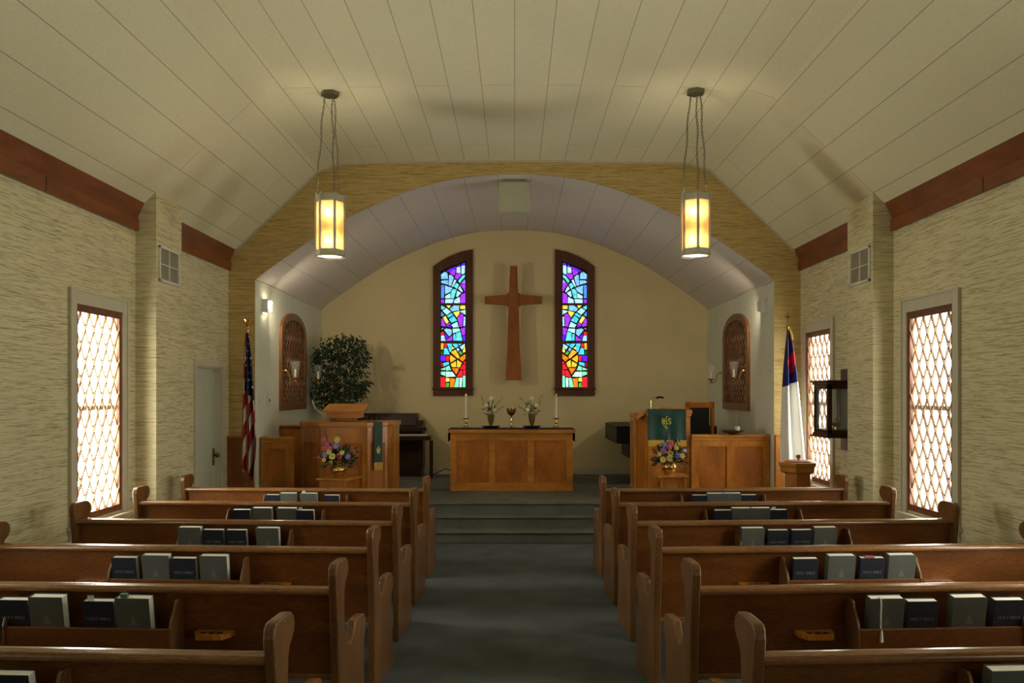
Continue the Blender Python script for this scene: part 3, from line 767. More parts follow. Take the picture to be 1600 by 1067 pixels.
def hurricane(s, Yb, dy, lab):
    t = thing('candle_sconce', lab, 'candle sconce', (s*CW, Yb, 2.0), 0, 'brass candle sconces'); X = lambda d: -s*d
    MB().lathe([(.03, 0), (.03, .012), (.012, .02)], (0, 0, 0), 12).build('wall_plate', M_BRASS, t, smooth=True).rotation_euler = (0, -s*PI/2, 0)
    MB().tube([(X(.01),0,0), (X(.06),0,.03), (X(.10),0,.03), (X(.13),0,-.02), (X(.15),0,-.10), (X(.19),0,-.12), (X(.215),0,-.09)], .008, 8).ball((X(.215), 0, -.11), .02, 10).lathe([(.012,-.09),(.04,-.075),(.045,-.06),(.02,-.065)], (X(.215),0,0), 14).build('arm', M_BRASS, t, smooth=True)
    MB().lathe([(.014,-.07),(.014,.05)], (X(.215),0,0), 10).build('candle', M_CANDLE, t)
    MB().lathe([(.030,-.068),(.045,-.02),(.055,.06),(.066,.15)], (X(.215),0,0), 18).build('glass_chimney', M_CLEAR, t, smooth=True)
hurricane(-1, 11.15, 0, 'near brass candle sconce with glass chimney on the left chancel wall')
hurricane(-1, 12.45, 0, 'far brass candle sconce with glass chimney beside the ficus leaves')
hurricane(1, 11.15, 0, 'near brass candle sconce with glass chimney on the right chancel wall')
hurricane(1, 12.45, 0, 'far brass candle sconce with glass chimney beyond the right lattice')
for s, lit in ((-1, True), (1, False)):
    t = thing('wall_sconce', ('lit' if lit else 'unlit')+' half-round wall light high on the '+('left' if lit else 'right')+' chancel wall', 'wall light', (s*CW, 10.42, 2.82), 0, 'half-round wall lights')
    MB().box(0, -s*.012, -.06, .06, -.11, .11).build('back_plate', M_WHITE, t, bevel=.004)
    sh = MB(); n_ = 8
    for u in range(n_):
        a0, a1 = PI*.5*u/n_, PI*.5*(u+1)/n_
        q0, q1 = (-s*(.012+.060*math.sin(a0)), -.06*math.cos(a0)), (-s*(.012+.060*math.sin(a1)), -.06*math.cos(a1))
        sh.add([(*q0, -.085), (*q1, -.085), (*q1, .085), (*q0, .085)], [(0, 1, 2, 3)])
    sh.build('shield', M_WHITE, t, solid=.004)
    MB().lathe([(.0001, -.07), (.024, -.06), (.026, .06), (.0001, .07)], (-s*.082, .035, 0), 14).build('lamp_tube', emit('sconce_glow', (1, .85, .60), SCONCE_E) if lit else M_CANDLE, t, smooth=True)
for s, watts, nm in ((-1, 7.5, 'sconce_fill_light'), (1, 6, 'sconce_fill_light')):   # lamp of the lit left sconce; fill light added at the unlit right one
    ld = bpy.data.lights.new(nm, 'AREA'); ld.shape = 'RECTANGLE'; ld.size = .06; ld.size_y = .14; ld.energy = watts; ld.color = (1, .84, .60); ld.spread = math.radians(150)
    lo = bpy.data.objects.new(nm, ld); COL.objects.link(lo); lo.location = (s*(CW-.115), 10.47, 2.82)
    lo.rotation_euler = (Vector((-s*.2, 13.6, 2.0))-lo.location).to_track_quat('-Z', 'Y').to_euler()
t = thing('thermostat', 'small white thermostat on the left chancel wall beside the flag', 'thermostat', (-CW, 10.60, 1.63))
MB().box(0, .03, -.05, .05, -.06, .06).build('case', M_WHITE, t, bevel=.005); MB().box(.03, .032, -.02, .02, -.01, .02).build('display', M_BLACK, t); MB().box(0, .02, -.03, .03, .07, .12).build('sensor', M_WHITE, t, bevel=.004)
t = thing('light_switch', 'white switch plate on the left chancel wall behind the flag', 'light switch', (-CW, 10.27, 1.63))
MB().box(0, .008, -.04, .04, -.065, .065).build('plate', M_WHITE, t, bevel=.002); MB().box(.008, .016, -.006, .006, -.012, .012).build('toggle', M_WHITE, t)

# ------------------------------------------------------------------ altar and what stands on it
def panel_face(mb, p0, p1, z0, z1, panels, st=.06, tr=.07, br=.09, d=.014, mi=0, mp=1, zt=None):
    """frame-and-panel face from p0 to p1 in plan; outside is on the right of p0->p1"""
    a, b = Vector(p0), Vector(p1); L = (b-a).length; u = (b-a)/L; n_ = (u.y, -u.x)
    zt = zt or z1-tr
    mb.obox(a, u, n_, 0, L, -.02, 0, z0, z1, mp)
    mb.obox(a, u, n_, 0, L, 0, d, z0, z0+br, mi); mb.obox(a, u, n_, 0, L, 0, d, zt, z1, mi)
    for q in range(panels+1):
        c = (L-st)*q/panels; mb.obox(a, u, n_, c, c+st, 0, d, z0+br, zt, mi)
AZ = PZ; AT = 1.232
t = thing('altar', 'long oak altar with three recessed front panels on the platform', 'altar')
ax0, ax1 = (703.5-VX)*11.28/F, (895-VX)*11.28/F
mb = MB(); panel_face(mb, (ax0, 11.30), (ax1, 11.30), AZ, AT-.05, 3, .085, .10, .11)
mb.build('front_panel', [M_OAKH, M_OAKP], t, recalc=False)
mb = MB().box(ax0, ax0+.03, 11.30, 11.9, AZ, AT-.05).box(ax1-.03, ax1, 11.30, 11.9, AZ, AT-.05).box(ax0, ax1, 11.88, 11.9, AZ, AT-.05); mb.build('carcass', M_OAK, t)
MB().box(ax0-.025, ax1+.025, 11.255, 11.95, AT-.05, AT-.004).build('tabletop', M_OAKH, t, bevel=.006)
t = thing('altar_runner', 'dark cloth runner lying along the oak altar top', 'cloth')
MB().box(ax0-.034, ax1+.034, 11.35, 11.86, AT-.003, AT+.0025).box(ax0-.036, ax0-.030, 11.35, 11.86, AT-.17, AT).box(ax1+.030, ax1+.036, 11.35, 11.86, AT-.17, AT).build('cloth', M_BLACKF, t)
TZ = AT+.003
def cxy(x, Y=11.6): return (x-VX)*Y/F
def candlestick(x, lab):
    t = thing('candlestick', lab, 'candlestick', (cxy(x), 11.6, TZ), 0, 'brass candlesticks')
    MB().lathe([(.0001,0),(.10,0),(.105,.008),(.09,.010),(.045,.012)], n=24).build('drip_tray', M_DKMET, t, smooth=True)
    MB().lathe([(.055,.012),(.05,.022),(.022,.035),(.016,.06),(.022,.075),(.015,.09),(.017,.125),(.048,.135),(.05,.142),(.018,.144)], n=20).build('stem', M_BRASS, t, smooth=True)
    c = MB().lathe([(.0135,.144),(.0125,.47),(.0001,.474)], n=14).build('candle', M_CANDLE, t, smooth=True)
    MB().lathe([(.0145,.45),(.0145,.478),(.005,.484)], n=12).build('follower', M_BRASS, c, smooth=True)
M_DKMET = plain('dark_green_tray', (.012, .022, .018), .3)
candlestick(728, 'left brass candlestick with tall white candle on the altar')
candlestick(869, 'right brass candlestick with tall white candle on the altar')
t = thing('chalice', 'gold chalice at the centre of the altar', 'chalice', (cxy(799), 11.6, TZ))
MB().lathe([(.055,0),(.058,.008),(.03,.025),(.013,.045),(.012,.075)], n=20).build('foot', M_BRASS, t, smooth=True)
MB().lathe([(.012,.075),(.02,.088),(.012,.10),(.011,.165),(.016,.175)], n=16).build('stem', M_CHROME, t, smooth=True)
MB().lathe([(.016,.175),(.045,.195),(.064,.235),(.066,.285),(.062,.283),(.058,.235),(.02,.20)], n=24).build('cup', M_BRASS, t, smooth=True)

def petals(mb, c, r, n=9, mi=0, flat=.5):
    for ring, (rr, k) in enumerate(((1, n), (.62, n-2))):
        for q in range(k):
            a = 2*PI*q/k+ring*.4; d = Vector((math.cos(a), math.sin(a), 0)); w_ = r*.42
            c_ = Vector(c); s_ = Vector((-d.y, d.x, 0)); up = Vector((0, 0, 1))*r*flat*(.4+ring*.5)
            mb.add([c_, c_+d*r*rr*.6+s_*w_+up*.6, c_+d*r*rr+up, c_+d*r*rr*.6-s_*w_+up*.6], [(0, 1, 2, 3)], mi)
def flower_part(kind, mat, parent, p, r, tilt):
    mb = MB()
    if kind == 'rose': mb.ball((0, 0, 0), r*.62, 10, sq=(1, 1, .85)); petals(mb, (0, 0, -.2*r), r, 7, 0, .8)
    elif kind == 'daisy':
        petals(mb, (0, 0, 0), r, 13, 0, .12); mb.ball((0, 0, .1*r), r*.3, 8, 1)
    elif kind == 'delph':
        for q in range(16): petals(mb, (random.uniform(-.3, .3)*r, random.uniform(-.3, .3)*r, q*r*.3), r*.55, 5, 0, .6)
    elif kind == 'spray':
        for q in range(9):
            petals(mb, (random.uniform(-.3, .3)*r, random.uniform(-.3, .3)*r, q*r*.55), r*.38, 5, 0, .6)
        mb.tube([(0, 0, -r), (0, 0, r*5)], .0016, 4, 1)
    o = mb.build('flower', [mat, M_LEAF2 if kind == 'spray' else M_YC], parent, recalc=False)
    o.location = p; o.rotation_euler = tilt; return o
M_YC = plain('flower_heart', (.55, .42, .05), .7)
FW = dict(white=plain('petal_white', (.78, .76, .60), .6), pink=plain('petal_pink', (.62, .14, .22), .6), yellow=plain('petal_yellow', (.66, .60, .18), .6), lav=plain('petal_lavender', (.30, .26, .62), .6),
          purple=plain('petal_purple', (.05, .025, .14), .6), pale=plain('petal_pale_lilac', (.55, .50, .62), .6))
def foliage(parent, c, R, n, L, name='foliage', mat=None, lo=0):
    mb = MB(); c = Vector(c)
    for q in range(n):
        a = random.uniform(0, 2*PI); e = random.uniform(lo, 1.3); d = Vector((math.cos(a)*math.cos(e), math.sin(a)*math.cos(e), math.sin(e)))
        mb.leaf(c+Vector((d.x*R[0], d.y*R[1], d.z*R[2]))*random.uniform(.15, .85), d+Vector((0, 0, random.uniform(-.4, .5))), L*random.uniform(.6, 1.2), L*.28)
    return mb.build(name, mat or M_LEAF2, parent, recalc=False)
def altar_vase(x, m, lab):
    t = thing('rose_vase', lab, 'flower vase', (cxy(x), 11.6, TZ), 0, 'altar rose vases')
    MB().lathe([(.0001,.003),(.095,.003),(.125,.028),(.130,.034),(.118,.034),(.09,.012),(.0001,.012)], n=28).build('dish', M_DKMET, t, smooth=True)
    MB().lathe([(.03,.012),(.032,.02),(.012,.03),(.020,.045),(.038,.09),(.046,.15),(.050,.20),(.044,.20),(.036,.10),(.02,.05)], n=20).build('vase', plain('amber_vase', (.20, .13, .06), .15, .3), t, smooth=True)
    foliage(t, (0, 0, .22), (.10, .08, .16), 46, .07, lo=-.25)
    st = MB()
    for (a, b, h) in ((-.15, 0, .46), (.17, .02, .44), (.19, 0, .30), (-.12, .03, .36), (.02, .05, .40)):
        st.tube([(0, 0, .19), (a*m*.5, b, .19+(h-.19)*.6), (a*m, b, h)], .0022, 4)
        for q in range(8):
            u = .3+.7*q/8; st.leaf((a*m*u, b, .19+(h-.19)*u), (random.uniform(-1, 1), random.uniform(-1, 1), .5), .035, .014)
    st.build('stems', M_LEAF2, t, recalc=False)
    for (a, z) in ((0.005, .42), (-.065, .325), (.058, .255)): flower_part('rose', FW['white'], t, (a*m, -.05, z), .036, (1.0, 0, 0))
    flower_part('rose', FW['white'], t, (.0, -.02, .365), .018, (.8, 0, 0))
altar_vase(767, 1, 'left vase of cream roses in a dark dish on the altar')
altar_vase(831, -1, 'right vase of cream roses in a dark dish on the altar')

# ------------------------------------------------------------------ left pulpit
def ring_prism(mb, poly, z0, z1, grow, mi=0):
    c = Vector((sum(p[0] for p in poly)/len(poly), sum(p[1] for p in poly)/len(poly))); n_ = len(poly); out = []
    for i in range(n_):
        a, b, d = Vector(poly[i-1]), Vector(poly[i]), Vector(poly[(i+1) % n_])
        u1, u2 = (b-a).normalized(), (d-b).normalized(); n1, n2 = Vector((u1.y, -u1.x)), Vector((u2.y, -u2.x)); m_ = (n1+n2).normalized()
        out.append(tuple(b+m_*grow/max(.4, m_.dot(n1))))
    return mb.prism(out, z0, z1, 'z', mi)
PT = 1.363
poly = [(-2.72, 10.62), (-2.405, 10.30), (-1.835, 10.30), (-1.615, 10.52), (-1.545, 10.52), (-1.545, 11.05), (-2.72, 11.05)]
t = thing('pulpit', 'left oak pulpit with angled panelled sides and book desk on top', 'pulpit')
mb = MB()
for a, b in zip(poly, poly[1:]+poly[:1]):
    L = math.dist(a, b)
    if L < .1: mb.obox(a, ((b[0]-a[0])/L, (b[1]-a[1])/L), ((b[1]-a[1])/L, -(b[0]-a[0])/L), 0, L, -.02, .012, AZ, PT-.05); continue
    panel_face(mb, a, b, AZ, PT-.05, 1, .06 if L > .4 else .05, .2, .08, .012, zt=1.105)
mb.build('panelled_body', [M_OAK, M_OAKP], t, recalc=False)
mb = MB(); ring_prism(mb, poly, PT-.065, PT-.045, .02); ring_prism(mb, poly, PT-.045, PT-.005, .032); ring_prism(mb, poly, PT-.005, PT, .026)
mb.build('top_moulding', M_OAKH, t, bevel=.005)
t = thing('book_desk', 'small oak book desk with sloped top standing on the left pulpit', 'book stand', (P(537, 640, 10.6)[0], 10.72, PT))
MB().box(-.11, .13, -.05, .12, 0, .045).build('base', M_OAKH, t, bevel=.004)
MB().prism([(-.15, .045), (-.15, .135), (.16, .20), (.16, .045)], -.21, .21, 'x').build('box_body', M_OAKH, t, bevel=.004)
MB().prism([(-.19, .120), (-.19, .142), (.20, .225), (.20, .203)], -.26, .26, 'x').build('sloped_top', M_OAKH, t, bevel=.004)
t = thing('gooseneck_microphone', 'black microphone on a white gooseneck beside the book desk', 'microphone', (P(512, 650, 10.72)[0], 10.72, PT+.10))
MB().tube([(0,0,0),(-.05,0,-.005),(-.10,0,.01),(-.15,0,.05),(-.185,0,.12),(-.195,0,.18)], .006, 8).build('gooseneck', M_WHITE, t, smooth=True)
MB().tube([(-.195,0,.18),(-.205,0,.22),(-.222,0,.28)], [.012,.018,.012], 10).build('microphone_head', M_BLACK, t, smooth=True)
MB().tube([(.02, .0, -.10), (.0, 0, -.05), (0, 0, 0)], .008, 8).build('stem', M_WHITE, t, smooth=True)
# stole hanging over the angled right side
t = thing('green_stole', 'narrow green stole with gold fringe hung over the left pulpit', 'stole')
a, b = Vector((-1.835, 10.30)), Vector((-1.615, 10.52)); u = (b-a).normalized(); n_ = Vector((u.y, -u.x)); c0 = a+u*.085
st = MB(); st.obox(c0, u, n_, 0, .125, .036, .041, .86, PT+.004); st.obox(c0, u, n_, 0, .125, -.12, .041, PT+.001, PT+.005)
st.build('cloth', M_GREEN, t); st = MB(); st.obox(c0, u, n_, -.002, .127, .035, .043, .765, .862); fr = st.build('fringe', M_GOLD, t)
e = MB(); cc = c0+u*.062+n_*.043
for da, dz in ((0, 0), (0, .035), (0, -.035), (.02, .008), (-.02, .008), (.014, -.018), (-.014, -.018)):
    e.obox(cc, u, n_, da-.009, da+.009, 0, .002, 1.015+dz-.014, 1.015+dz+.014)
e.build('embroidered_emblem', M_GOLDT, t)

# choir rails and wall panelling
def rail(name, lab, x0, x1, y, z1, npan, cat='choir rail'):
    t = thing(name, lab, cat)
    mb = MB(); panel_face(mb, (x0, y), (x1, y), AZ, z1-.035, npan, .09, .11, .09, .014); mb.build('panelling', [M_OAK, M_OAKP], t, recalc=False)
    MB().box(x0, x1, y-.03, y+.09, z1-.035, z1).box(x0, x1, y-.022, y, z1-.075, z1-.035).build('cap', M_OAKH, t, bevel=.006)
    MB().box(x0, x1, y+.02, y+.06, AZ, z1-.035).build('backing', M_OAK, t)
    return t
rail('choir_rail', 'low panelled oak choir rail behind the striped flag', -3.13, -2.74, 10.26, 1.186, 1)
rail('choir_rail', 'long two-panel oak choir rail right of the lectern', 2.185, 3.15, 10.26, 1.215, 2)
t = thing('wall_panel', 'plain oak panel against the wall behind the striped flag', 'wood panel')
MB().box(-W+.005, -CW+.0, YA-.055, YA-.004, 0, 1.19).build('panel', M_CROSS, t, bevel=.004); MB().box(-W+.005, -CW, YA-.065, YA-.002, 1.19, 1.215).build('cap', M_OAKH, t, bevel=.004)
t = thing('wall_panel', 'plain oak end panel beside the white flag', 'wood panel')
MB().box(CW+.0, CW+.10, YA-.055, YA-.004, 0, 1.20).build('panel', M_OAK, t, bevel=.004); MB().box(CW, CW+.10, YA-.065, YA-.002, 1.20, 1.22).build('cap', M_OAKH, t, bevel=.004)
t = thing('choir_bench', 'oak choir bench with plain back behind the left rail', 'bench')
MB().box(-3.15, -2.76, 11.15, 11.19, AZ, 1.275).build('backrest', M_OAKP, t); MB().box(-3.155, -2.755, 11.13, 11.20, 1.275, 1.30).build('cap', M_OAKH, t, bevel=.005)
MB().box(-3.15, -2.76, 11.19, 11.6, AZ+.40, AZ+.44).build('seat', M_OAKP, t); MB().box(-3.15, -3.11, 11.19, 11.58, AZ, AZ+.40).box(-2.80, -2.76, 11.19, 11.58, AZ, AZ+.40).build('side_support', M_OAKP, t)

# ------------------------------------------------------------------ right lectern
t = thing('lectern', 'right oak lectern draped with a green cloth', 'lectern')
lp = [(1.535, 10.58), (1.655, 10.30), (2.17, 10.30), (2.17, 10.95), (1.535, 10.95)]
mb = MB()
for a, b in zip(lp, lp[1:]+lp[:1]):
    panel_face(mb, a, b, AZ, 1.45, 1, .05, .08, .1, .010)
mb.build('panelled_body', [M_OAK, M_OAKP], t, recalc=False)
mb = MB(); ring_prism(mb, lp, 1.44, 1.475, .02)
mb.build('top_moulding', M_OAKH, t, bevel=.005)
MB().prism([(10.27, 1.475), (10.27, 1.512), (10.33, 1.525), (10.97, 1.47), (10.97, 1.475)], 1.63, 2.20, 'x').prism([(1.52, 1.43), (1.63, 1.512), (1.63, 1.475), (1.53, 1.40)], 10.29, 10.97, 'y').build('sloped_top', M_OAKH, t, bevel=.003)
MB().box(1.80, 2.15, 10.42, 10.46, 1.50, 1.55).build('book_ledge', M_OAKH, t, bevel=.004)
t = thing('parament', 'green satin lectern cloth with gold IHS and gold fringe', 'altar cloth')
x0, x1 = P(1012, 0, 10.27)[0], P(1071.5, 0, 10.27)[0]
mb = MB(); nx, nz = 26, 12; zt, zb = 1.529, 1.142; g = []
for j in range(nz+1):
    for i in range(nx+1):
        u = i/nx; v = j/nz
        mb.v.append((x0+(x1-x0)*u, 10.262-.010*v*(1+math.sin(u*17+1.3))-.002, zt+(zb-zt)*v))
mb.f = [(j*(nx+1)+i, j*(nx+1)+i+1, (j+1)*(nx+1)+i+1, (j+1)*(nx+1)+i) for j in range(nz) for i in range(nx)]; mb.m = [0]*len(mb.f); mb.uv = [None]*len(mb.f)
mb.box(x0, x1, 10.25, 10.33, 1.526, 1.530)
mb.build('cloth', M_GREEN, t, smooth=True, recalc=False)
MB().box(x0, x1, 10.235, 10.262, zb-.072, zb+.004).build('fringe', M_GOLD, t)
ic = cp(1042, 660, 10.23)
em = bpy.data.objects.new('monogram', None); bpy.data.objects.remove(em)
Mx = Matrix.Translation((ic[0]-.004, 10.238, ic[1]+.01)) @ Matrix.Rotation(PI/2, 4, 'X')
text_part('monogram', 'IhS', .105, M_GOLDT, t, Mx, .001)
mg = MB(); ix, iz = ic
mg.tube([(ix-.040,10.238,iz+.045),(ix-.052,10.238,iz+.03),(ix-.036,10.238,iz+.01),(ix-.034,10.238,iz-.04),(ix-.01,10.238,iz-.075),(ix,10.238,iz-.085),(ix+.012,10.238,iz-.065)], .0035, 5)
mg.tube([(ix-.012,10.238,iz+.062),(ix+.0,10.238,iz+.072),(ix+.02,10.238,iz+.066)], .0035, 5); mg.tube([(ix-.006,10.238,iz+.07),(ix-.006,10.238,iz-.08)], .0035, 5)
mg.build('monogram_flourish', M_GOLDT, t)
t = thing('reading_lamp', 'small black-shaded reading lamp on the right lectern', 'lamp', (P(1017, 0, 10.6)[0], 10.6, 1.507))
MB().lathe([(.03,0),(.03,.012),(.008,.016)], n=14).tube([(0,0,.01),(0,0,.13)], .005, 8).tube([(0,0,.13),(.03,0,.155),(.09,0,.165)], .003, 6).build('stem', M_BRASS, t, smooth=True)
MB().prism([(.06,.145),(.075,.170),(.10,.180),(.15,.176),(.165,.160),(.155,.150),(.12,.158)], -.035, .035, 'y').build('shade', M_BLACK, t, bevel=.005)

# ------------------------------------------------------------------ flower stands and bouquets
def stand(x, Y, ztop, wdt, rz, lab, archd):
    t = thing('flower_stand', lab, 'flower stand', ((x-VX)*Y/F, Y, 0), rz, 'oak flower stands'); h = wdt/2
    MB().box(-h, h, -h, h, ztop-.022, ztop).build('top', M_OAKH, t, bevel=.005)
    k_ = h-.03
    for sx in (-1, 1):
        for sy in (-1, 1): MB().box(sx*k_, sx*(k_-.035), sy*k_, sy*(k_-.035), 0, ztop-.022).build('leg', M_OAK, t, bevel=.003)
    for r_ in range(4):
        c, s_ = math.cos(r_*PI/2), math.sin(r_*PI/2)
        if archd:
            pts = [(-k_+.03, ztop-.022), (-k_+.03, ztop-.19)] + [(-(k_-.04)*math.cos(PI*q/10), ztop-.16+.085*math.sin(PI*q/10)) for q in range(11)] + [(k_-.03, ztop-.19), (k_-.03, ztop-.022)]
            m_ = MB()
            for q in range(2, 12):
                m_.prism([(pts[q][0], pts[q][1]), (pts[q+1][0], pts[q+1][1]), (pts[q+1][0], ztop-.022), (pts[q][0], ztop-.022)], -k_+.008, -k_+.022, 'y')
        else: m_ = MB().box(-k_+.03, k_-.03, -k_+.008, -k_+.022, .06, ztop-.022)
        m_.v = [(c*v[0]-s_*v[1], s_*v[0]+c*v[1], v[2]) for v in m_.v]
        m_.build('apron', M_OAKP, t)
    return t
stand(530, 9.72, .745, .40, math.radians(-14), 'left oak flower stand with solid sides below the pulpit', False)
stand(1048.5, 9.72, .775, .36, 0, 'right oak flower stand with arched apron below the lectern', True)
def bouquet(x, Y, zb, kinds, lab, m=1):
    t = thing('flower_arrangement', lab, 'flower arrangement', ((x-VX)*Y/F, Y, zb), 0, 'brass bowl bouquets')
    vz = MB(); prof_ = [(.045,0),(.05,.008),(.075,.045),(.088,.085),(.080,.12),(.062,.138),(.070,.150),(.060,.148),(.05,.12)]
    nn = 36
    for r_, z in prof_:
        for q in range(nn):
            a = 2*PI*q/nn; rr_ = r_*(1+.045*math.sin(9*a+z*26)); vz.v.append((rr_*math.cos(a), rr_*math.sin(a), z))
    vz.f = [(i*nn+q, i*nn+(q+1) % nn, (i+1)*nn+(q+1) % nn, (i+1)*nn+q) for i in range(len(prof_)-1) for q in range(nn)]; vz.m = [0]*len(vz.f); vz.uv = [None]*len(vz.f)
    vz.build('brass_bowl', M_BRASS, t, smooth=True)
    foliage(t, (0, 0, .17), (.21, .15, .19), 300, .085, lo=-.3)
    foliage(t, (.0, 0, .20), (.30*m, .10, .26), 40, .10, name='fern', lo=.0)
    for (kd, col, a, z, r_, tl) in kinds:
        r_ *= 1.2; flower_part(kd, FW[col], t, (a, -.09-random.uniform(0, .05) if kd not in ('delph', 'spray') else -.04, z), r_, tl)
pxm = 9.6/F
def K(kd, col, x, y, cx, cy, r, tl=(1.25, 0, 0)): return (kd, col, (x-cx)*pxm, (cy-y)*pxm, r, tl)
cx, cy = 529, 748
bouquet(529, 9.68, .746, [K('delph','purple',512,690,cx,cy,.022,(0,-.2,0)), K('rose','pink',510,688,cx,cy,.028), K('rose','pink',514,694,cx,cy,.03), K('rose','pink',511,701,cx,cy,.03), K('rose','pink',518,702,cx,cy,.036),
  K('rose','yellow',517.5,706.5,cx,cy,.032), K('rose','yellow',530,688,cx,cy,.036), K('rose','lav',528,697,cx,cy,.036), K('daisy','yellow',523,713.5,cx,cy,.034), K('rose','pink',533,713,cx,cy,.036),
  K('rose','yellow',538,708,cx,cy,.028), K('rose','lav',546,714,cx,cy,.032), K('rose','lav',511,711,cx,cy,.032), K('spray','pale',541,708,cx,cy,.024,(0,1.45,0)), K('spray','pale',505,714,cx,cy,.022,(0,-1.75,0)),
  K('rose','pink',501,715,cx,cy,.016), K('daisy','yellow',510,719,cx,cy,.022), K('daisy','yellow',520,723,cx,cy,.02)],
  'left bouquet of pink, yellow and lilac flowers in a brass bowl')
cx, cy = 1046, 742
bouquet(1046, 9.70, .776, [K('delph','purple',1040,692,cx,cy,.026,(0,0,0)), K('spray','pink',1046,690,cx,cy,.018,(0,.05,0)), K('rose','pink',1043,697,cx,cy,.036), K('rose','pink',1046,690,cx,cy,.026), K('rose','lav',1036,694,cx,cy,.03),
  K('rose','lav',1034,702,cx,cy,.036), K('rose','yellow',1055,699,cx,cy,.026), K('rose','lav',1056,710,cx,cy,.038), K('daisy','yellow',1045,707,cx,cy,.032), K('daisy','yellow',1044,715,cx,cy,.036), K('daisy','yellow',1033,717,cx,cy,.032),
  K('daisy','yellow',1063,711,cx,cy,.028), K('spray','pale',1062,702,cx,cy,.026,(0,1.75,0)), K('rose','yellow',1028,709,cx,cy,.024), K('rose','pale',1067,703,cx,cy,.022), K('rose','pink',1037,705,cx,cy,.02)],
  'right bouquet with yellow daisies and lavender blooms in a brass bowl', -1)

# ------------------------------------------------------------------ flags
def flag_mat(kind):
    m, nt, b = newmat(kind); setb(b, None, .65, 0, .3)
    uv = N(nt, 'ShaderNodeTexCoord').outputs['UV']; sp = N(nt, 'ShaderNodeSeparateXYZ'); nt.links.new(uv, sp.inputs[0]); U, V = sp.outputs[0], sp.outputs[1]
    if kind == 'stars_and_stripes':
        # U across the drape in metres, V down from the top in metres; stripes run steeply downwards
        q = math_(nt, 'ADD', math_(nt, 'MULTIPLY', U, 1.0), math_(nt, 'MULTIPLY', V, .24))
        s_ = math_(nt, 'FRACT', math_(nt, 'DIVIDE', math_(nt, 'ADD', q, .012), .082)); red = math_(nt, 'LESS_THAN', s_, .5)
        c = mixc(nt, red, (.62, .60, .52), (.36, .012, .02))
        cu = math_(nt, 'FRACT', math_(nt, 'DIVIDE', math_(nt, 'ADD', U, math_(nt, 'MULTIPLY', V, .12)), .062)); cv = math_(nt, 'FRACT', math_(nt, 'DIVIDE', V, .085))
        du = math_(nt, 'MULTIPLY', math_(nt, 'SUBTRACT', cu, .5), .062); dv = math_(nt, 'MULTIPLY', math_(nt, 'SUBTRACT', cv, .5), .085)
        r2 = math_(nt, 'ADD', math_(nt, 'MULTIPLY', du, du), math_(nt, 'MULTIPLY', dv, dv)); star = math_(nt, 'LESS_THAN', r2, .00016)
        can = mixc(nt, star, (.010, .020, .085), (.62, .62, .56))
        lim = math_(nt, 'LESS_THAN', math_(nt, 'ADD', V, math_(nt, 'MULTIPLY', U, -1.0)), .70)
        inr = math_(nt, 'GREATER_THAN', U, math_(nt, 'MULTIPLY_ADD', V, -.02, -.005))
        c = mixc(nt, math_(nt, 'MULTIPLY', lim, inr), c, can)
    else:
        lim = math_(nt, 'LESS_THAN', math_(nt, 'ADD', V, math_(nt, 'MULTIPLY', U, .42)), .63)
        c = mixc(nt, lim, (.86, .87, .83), (.018, .018, .13))
        def band(a, lo, hi): return math_(nt, 'MULTIPLY', math_(nt, 'GREATER_THAN', a, lo), math_(nt, 'LESS_THAN', a, hi))
        v2 = math_(nt, 'ADD', V, math_(nt, 'MULTIPLY', U, .45))
        vert = math_(nt, 'MULTIPLY', band(math_(nt, 'ADD', U, math_(nt, 'MULTIPLY', V, .12)), .035, .085), band(v2, .27, .51)); hor = math_(nt, 'MULTIPLY', band(v2, .32, .385), band(U, -.05, .12))
        c = mixc(nt, math_(nt, 'MAXIMUM', vert, hor), c, (.50, .012, .03))
    nt.links.new(c, b.inputs['Base Color']); return m
def drape(t, keys, matl, folds, amp, fringe=False, fmat=None):
    """keys: rows of (z, xleft, xright); folds run down the cloth"""
    mb = MB(); nx = 60; ztop = keys[0][0]; rows = []
    for (za, la, ra, ba), (zb_, lb, rb, bb) in zip(keys, keys[1:]):
        for q in range(6):
            f = q/6; rows.append((za+(zb_-za)*f, la+(lb-la)*f, ra+(rb-ra)*f, ba+(bb-ba)*f))
    rows.append(keys[-1]); uvs = []
    for (z, l, r_, sk) in rows:
        d = min(1, (ztop-z)/.6+.15)
        for i in range(nx+1):
            u = i/nx; x = l+(r_-l)*u
            mb.v.append((x, amp*d*math.sin(u*folds*2*PI+.6+z*.8)+.02*math.sin(u*3), z-sk*u)); uvs.append((x, ztop-z))
    for j in range(len(rows)-1):
        for i in range(nx):
            f = (j*(nx+1)+i, j*(nx+1)+i+1, (j+1)*(nx+1)+i+1, (j+1)*(nx+1)+i); mb.f.append(f); mb.m.append(0); mb.uv.append([uvs[k_] for k_ in f])
    o = mb.build('cloth', matl, t, smooth=True, solid=.004, recalc=False)
    if fringe:
        m2 = MB(); j = len(rows)-1
        for i in range(nx):
            a, b = mb.v[j*(nx+1)+i], mb.v[j*(nx+1)+i+1]
            m2.add([a, b, (b[0], b[1], b[2]-.035), (a[0], a[1], a[2]-.035)], [(0, 1, 2, 3)])
        for j in range(len(rows)-1):
            a, b = mb.v[j*(nx+1)], mb.v[(j+1)*(nx+1)]; m2.add([a, b, (b[0]-.014, b[1]-.008, b[2]), (a[0]-.014, a[1]-.008, a[2])], [(0, 1, 2, 3)])
        m2.build('gold_fringe', fmat, t, solid=.003, recalc=False)
FY = 9.75; fx0 = (385.5-VX)*FY/F; zz = lambda y: H-(y-VY)*FY/F
t = thing('national_flag', 'star-spangled red and white striped flag on a pole at left', 'flag', (fx0, FY, 0))
fm = lambda x: (x-385.5)*FY/F
